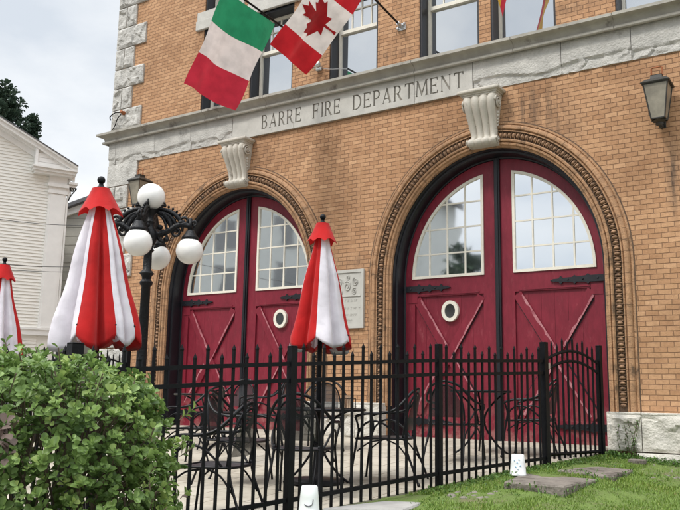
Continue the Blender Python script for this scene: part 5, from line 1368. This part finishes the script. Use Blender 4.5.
# cornice return box
plate(bm, [[(s1 - 1.05, 7.33), (s1 + .2, 7.33), (s1 + .2, 7.42), (s1 - 1.05, 7.42)]], -.34, .0); plate(bm, [rect(s1 - 1.0, s1 + .14, 7.26, 7.33)], -.28, .0); plate(bm, [rect(s1 - 1.08, s1 + .25, 7.42, 7.47)], -.40, .0)
for k in range(3): plate(bm, [[(s1 - .95 + .0 * k, 7.47 + k * .14), (s1 + .2 - .27 * k, 7.47 + k * .14), (s1 + .2 - .27 * k - .27, 7.6 + k * .14), (s1 - .95, 7.6 + k * .14)]], -.24 - .008 * (2 - k), .0)
plate(bm, [rect(s1 - 1.02, s1 - .94, 7.47, 8.02)], -.30, .0)
obj('cornice_return', bm, 'house_trim', HA)
bm = bmesh.new()
def rake(o1, o2, y0, y1):
    r = s1 + .25; a = (r, 7.50); b = (ridge, 7.50 + (r - ridge) * slope); c_ = (s0 - .25, 7.50)
    plate(bm, [[(a[0], a[1] + o1), (b[0], b[1] + o1), (c_[0], c_[1] + o1), (c_[0], c_[1] + o2), (b[0], b[1] + o2), (a[0], a[1] + o2)]], y0, y1)
rake(-.34, -.10, -.06, .0); rake(-.16, -.06, -.20, 0.0); rake(-.10, .03, -.33, .0); rake(.03, .09, -.40, .0)
obj('raking_cornice', bm, 'house_trim', HA)
bm = bmesh.new(); rake(.092, .125, -.42, 9.2); obj('roof', bm, 'roof', HA)
bm = bmesh.new(); box(bm, s1, s1 + .22, .0, 9.0, 7.30, 7.5); box(bm, s1, s1 + .12, .0, 9.0, 7.0, 7.3); box(bm, s1 + .001, s1 + .1, -.05, .1, 6.72, 7.0, .01); obj('eave', bm, 'house_trim', HA)
bm = bmesh.new(); tube(bm, [(s1 + .12, .02, 7.0), (s1 + .14, -.02, 6.8), (s1 + .07, .0, 6.6), (s1 + .07, .0, 0)], .035, 8); obj('downpipe', bm, 'house_trim', HA)
bm = bmesh.new(); tube(bm, [(s1 + .20 + .09 * (1 - k / 22) * cos(k * .45), -.05, 6.93 + .11 * (1 - k / 22) * sin(k * .45)) for k in range(20)], .022, 5); tube(bm, smooth_path([(s1 + .10, -.04, 6.55), (s1 + .16, -.06, 6.72), (s1 + .25, -.05, 6.86), (s1 + .33, -.03, 6.98)]), .02, 5); obj('eave_bracket', bm, 'lantern_metal', HA, smooth=True)
bm = bmesh.new(); box(bm, s1 + .06, s1 + .34, -.16, .6, 7.06, 7.14, .01); box(bm, s1 + .04, s1 + .28, -.10, .6, 6.98, 7.06, .01); obj('side_cornice', bm, 'house_trim', HA)
# beige building behind
p1 = V((-20.048, 10.128)); a2 = V((.917, .40)).normalized()
BB = thing('beige_building', 'plain grey beige building between the white house and the fire station', 'building', (p1.x, p1.y, 0), atan2(a2.y, a2.x))
bm = bmesh.new(); plate(bm, [[(-6.5, -.3), (7, -.3), (7, 10.6), (-6.5, 6.05)]], 0, 10); obj('wall', bm, 'beige', BB)
bm = bmesh.new(); plate(bm, [[(-6.7, 5.98), (7.2, 10.67), (7.2, 10.82), (-6.7, 6.13)]], -.35, 10.3); obj('roof', bm, 'roof', BB)
bm = bmesh.new(); plate(bm, [[(-6.6, 5.75), (7.1, 10.38), (7.1, 10.66), (-6.6, 6.0)]], -.12, .0); obj('fascia', bm, 'house_trim', BB)
bm = bmesh.new(); z = 0
while z < 9: plate(bm, [rect(-6.4 if z < 5.9 else -6.4 + (z - 5.9) / .337, 6.9, z, z + .012)], -.012, .0); z += .35
obj('siding_shadow_line', bm, mat('beige_shadow_line', (.24, .23, .20), .8, .1, 3), BB)
q = eye(56, 302, 30); lx = (V((q.x, q.y)) - p1).dot(a2)
bm = bmesh.new(); box(bm, lx - .3, lx + .45, -.35, 0, 4.05, 4.10); box(bm, lx - .3, lx + .45, -.03, 0, 3.8, 4.05); tube(bm, [(lx - .25, -.33, 4.06), (lx - .25, 0, 3.8)], .012, 5); tube(bm, [(lx + .4, -.33, 4.06), (lx + .4, 0, 3.8)], .012, 5); obj('wall_shelf', bm, 'iron', BB)
# overhead cables
def cable(x0, y0, d0, x1, y1, d1, label, sag=.25, r=.011):
    a, b = eye(x0, y0, d0), eye(x1, y1, d1); a, b = a + (a - b) * 1.2, b
    bm = bmesh.new(); tube(bm, [a.lerp(b, k / 20) - V((0, 0, sag * 4 * (k / 20) * (1 - k / 20))) for k in range(21)], r, 5)
    tag(obj('overhead_cable', bm, 'iron'), label, 'cable', 'overhead cables')
cable(0, 207, 17, 90, 225, 26, 'upper black cable crossing the white house to the beige building', .25, .008)
cable(0, 254, 17, 90, 266, 26, 'black cable crossing the white house below the upper one, first of a close pair', .2, .008)
cable(0, 259, 17, 90, 271, 26, 'lowest black cable crossing the white house, second of a close pair', .2, .008)

# ------------------------------------------------------------------ across the street (seen in the glass)
AB = thing('street_building', 'grey gabled building across the street seen reflected in the door glass', 'building', (-28.5, -27, -.8), radians(-8))
bm = bmesh.new(); plate(bm, [[(-12, 0), (12, 0), (12, 14), (0, 19), (-12, 14)]], 0, 9, f=lambda x, z, y: V((x, -y, z))); obj('wall', bm, mat('grey_painted_siding', (.46, .48, .47), .8, .08, 2), AB)
bm = bmesh.new()
for i in range(5):
    for j in range(4): plate(bm, [rect(-9.5 + i * 4.2, -8.2 + i * 4.2, 1.6 + j * 3, 3.4 + j * 3)], .0, .06, f=lambda x, z, y: V((x, y, z)))
obj('window', bm, 'glass_dark', AB)
bm = bmesh.new(); plate(bm, [[(-12.5, 13.8), (0, 19.1), (12.5, 13.8), (12.5, 14.2), (0, 19.5), (-12.5, 14.2)]], -.5, 9.5, f=lambda x, z, y: V((x, -y, z))); obj('roof', bm, 'roof', AB)
tree('street_tree', (-13.0, -27, -.8), 9, [(0, 0, 6, 2.2), (1.4, 0, 5, 1.8), (-1.5, .5, 5.2, 1.9), (0, 0, 7.8, 1.4)], 'leafy tree across the street, nearest the grey building', 5000, .35, seed=8)
tree('street_tree', (4, -33, -.8), 7, [(0, 0, 4.6, 1.9), (1.4, 0, 4, 1.6), (-1.5, .5, 4.2, 1.6)], 'smaller leafy tree across the street', 4000, .35, seed=9)

# ------------------------------------------------------------------ light
w = bpy.data.worlds.new('World'); S.world = w; w.use_nodes = True; nt = w.node_tree; L = nt.links.new
bg = nt.nodes['Background']; bg.inputs['Strength'].default_value = .1
SE, SAZ = radians(52), radians(205)     # sun elevation; compass azimuth (0 = +Y, clockwise)
sky = nt.nodes.new('ShaderNodeTexSky'); sky.sky_type = 'NISHITA'; sky.sun_disc = False; sky.sun_elevation = SE; sky.sun_rotation = SAZ
tc = nt.nodes.new('ShaderNodeTexCoord'); mp = nt.nodes.new('ShaderNodeMapping'); mp.inputs['Scale'].default_value = (1.0, 1.0, 2.4); L(tc.outputs['Generated'], mp.inputs['Vector'])
n1 = N(nt, 'ShaderNodeTexNoise', Scale=1.9, Detail=7.0, Roughness=.55, Distortion=.25); L(mp.outputs[0], n1.inputs['Vector'])
rp = ramp(nt, [(.38, (5.9, 6.35, 6.9)), (.50, (7.5, 7.75, 8.0)), (.62, (8.7, 8.75, 8.8))]); L(n1.outputs['Fac'], rp.inputs['Fac'])
sp = nt.nodes.new('ShaderNodeSeparateXYZ'); L(tc.outputs['Generated'], sp.inputs[0])
mr = nt.nodes.new('ShaderNodeMapRange'); L(sp.outputs['Z'], mr.inputs[0]); mr.inputs[1].default_value = .5; mr.inputs[2].default_value = 1.0; mr.inputs[3].default_value = 1.0; mr.inputs[4].default_value = 4.4
vm = nt.nodes.new('ShaderNodeVectorMath'); vm.operation = 'SCALE'; L(rp.outputs['Color'], vm.inputs[0]); L(mr.outputs[0], vm.inputs['Scale'])
cl = mixc(nt, .90, sky.outputs['Color'], vm.outputs[0]); L(cl, bg.inputs['Color'])
sun = bpy.data.lights.new('sun', 'SUN'); sun.energy = 1.7; sun.angle = radians(10); sun.color = (1, .96, .90)
so = bpy.data.objects.new('sun', sun); COL.objects.link(so)
sd_ = V((sin(SAZ) * cos(SE), cos(SAZ) * cos(SE), sin(SE)))      # towards the sun
so.rotation_euler = (-sd_).to_track_quat('-Z', 'Y').to_euler(); so.location = (0, -20, 20)
S.render.engine = 'CYCLES'
vs_ = S.view_settings; vs_.view_transform = 'Standard'; vs_.look = 'None'; vs_.gamma = 1; vs_.use_curve_mapping = False; vs_.exposure = .38
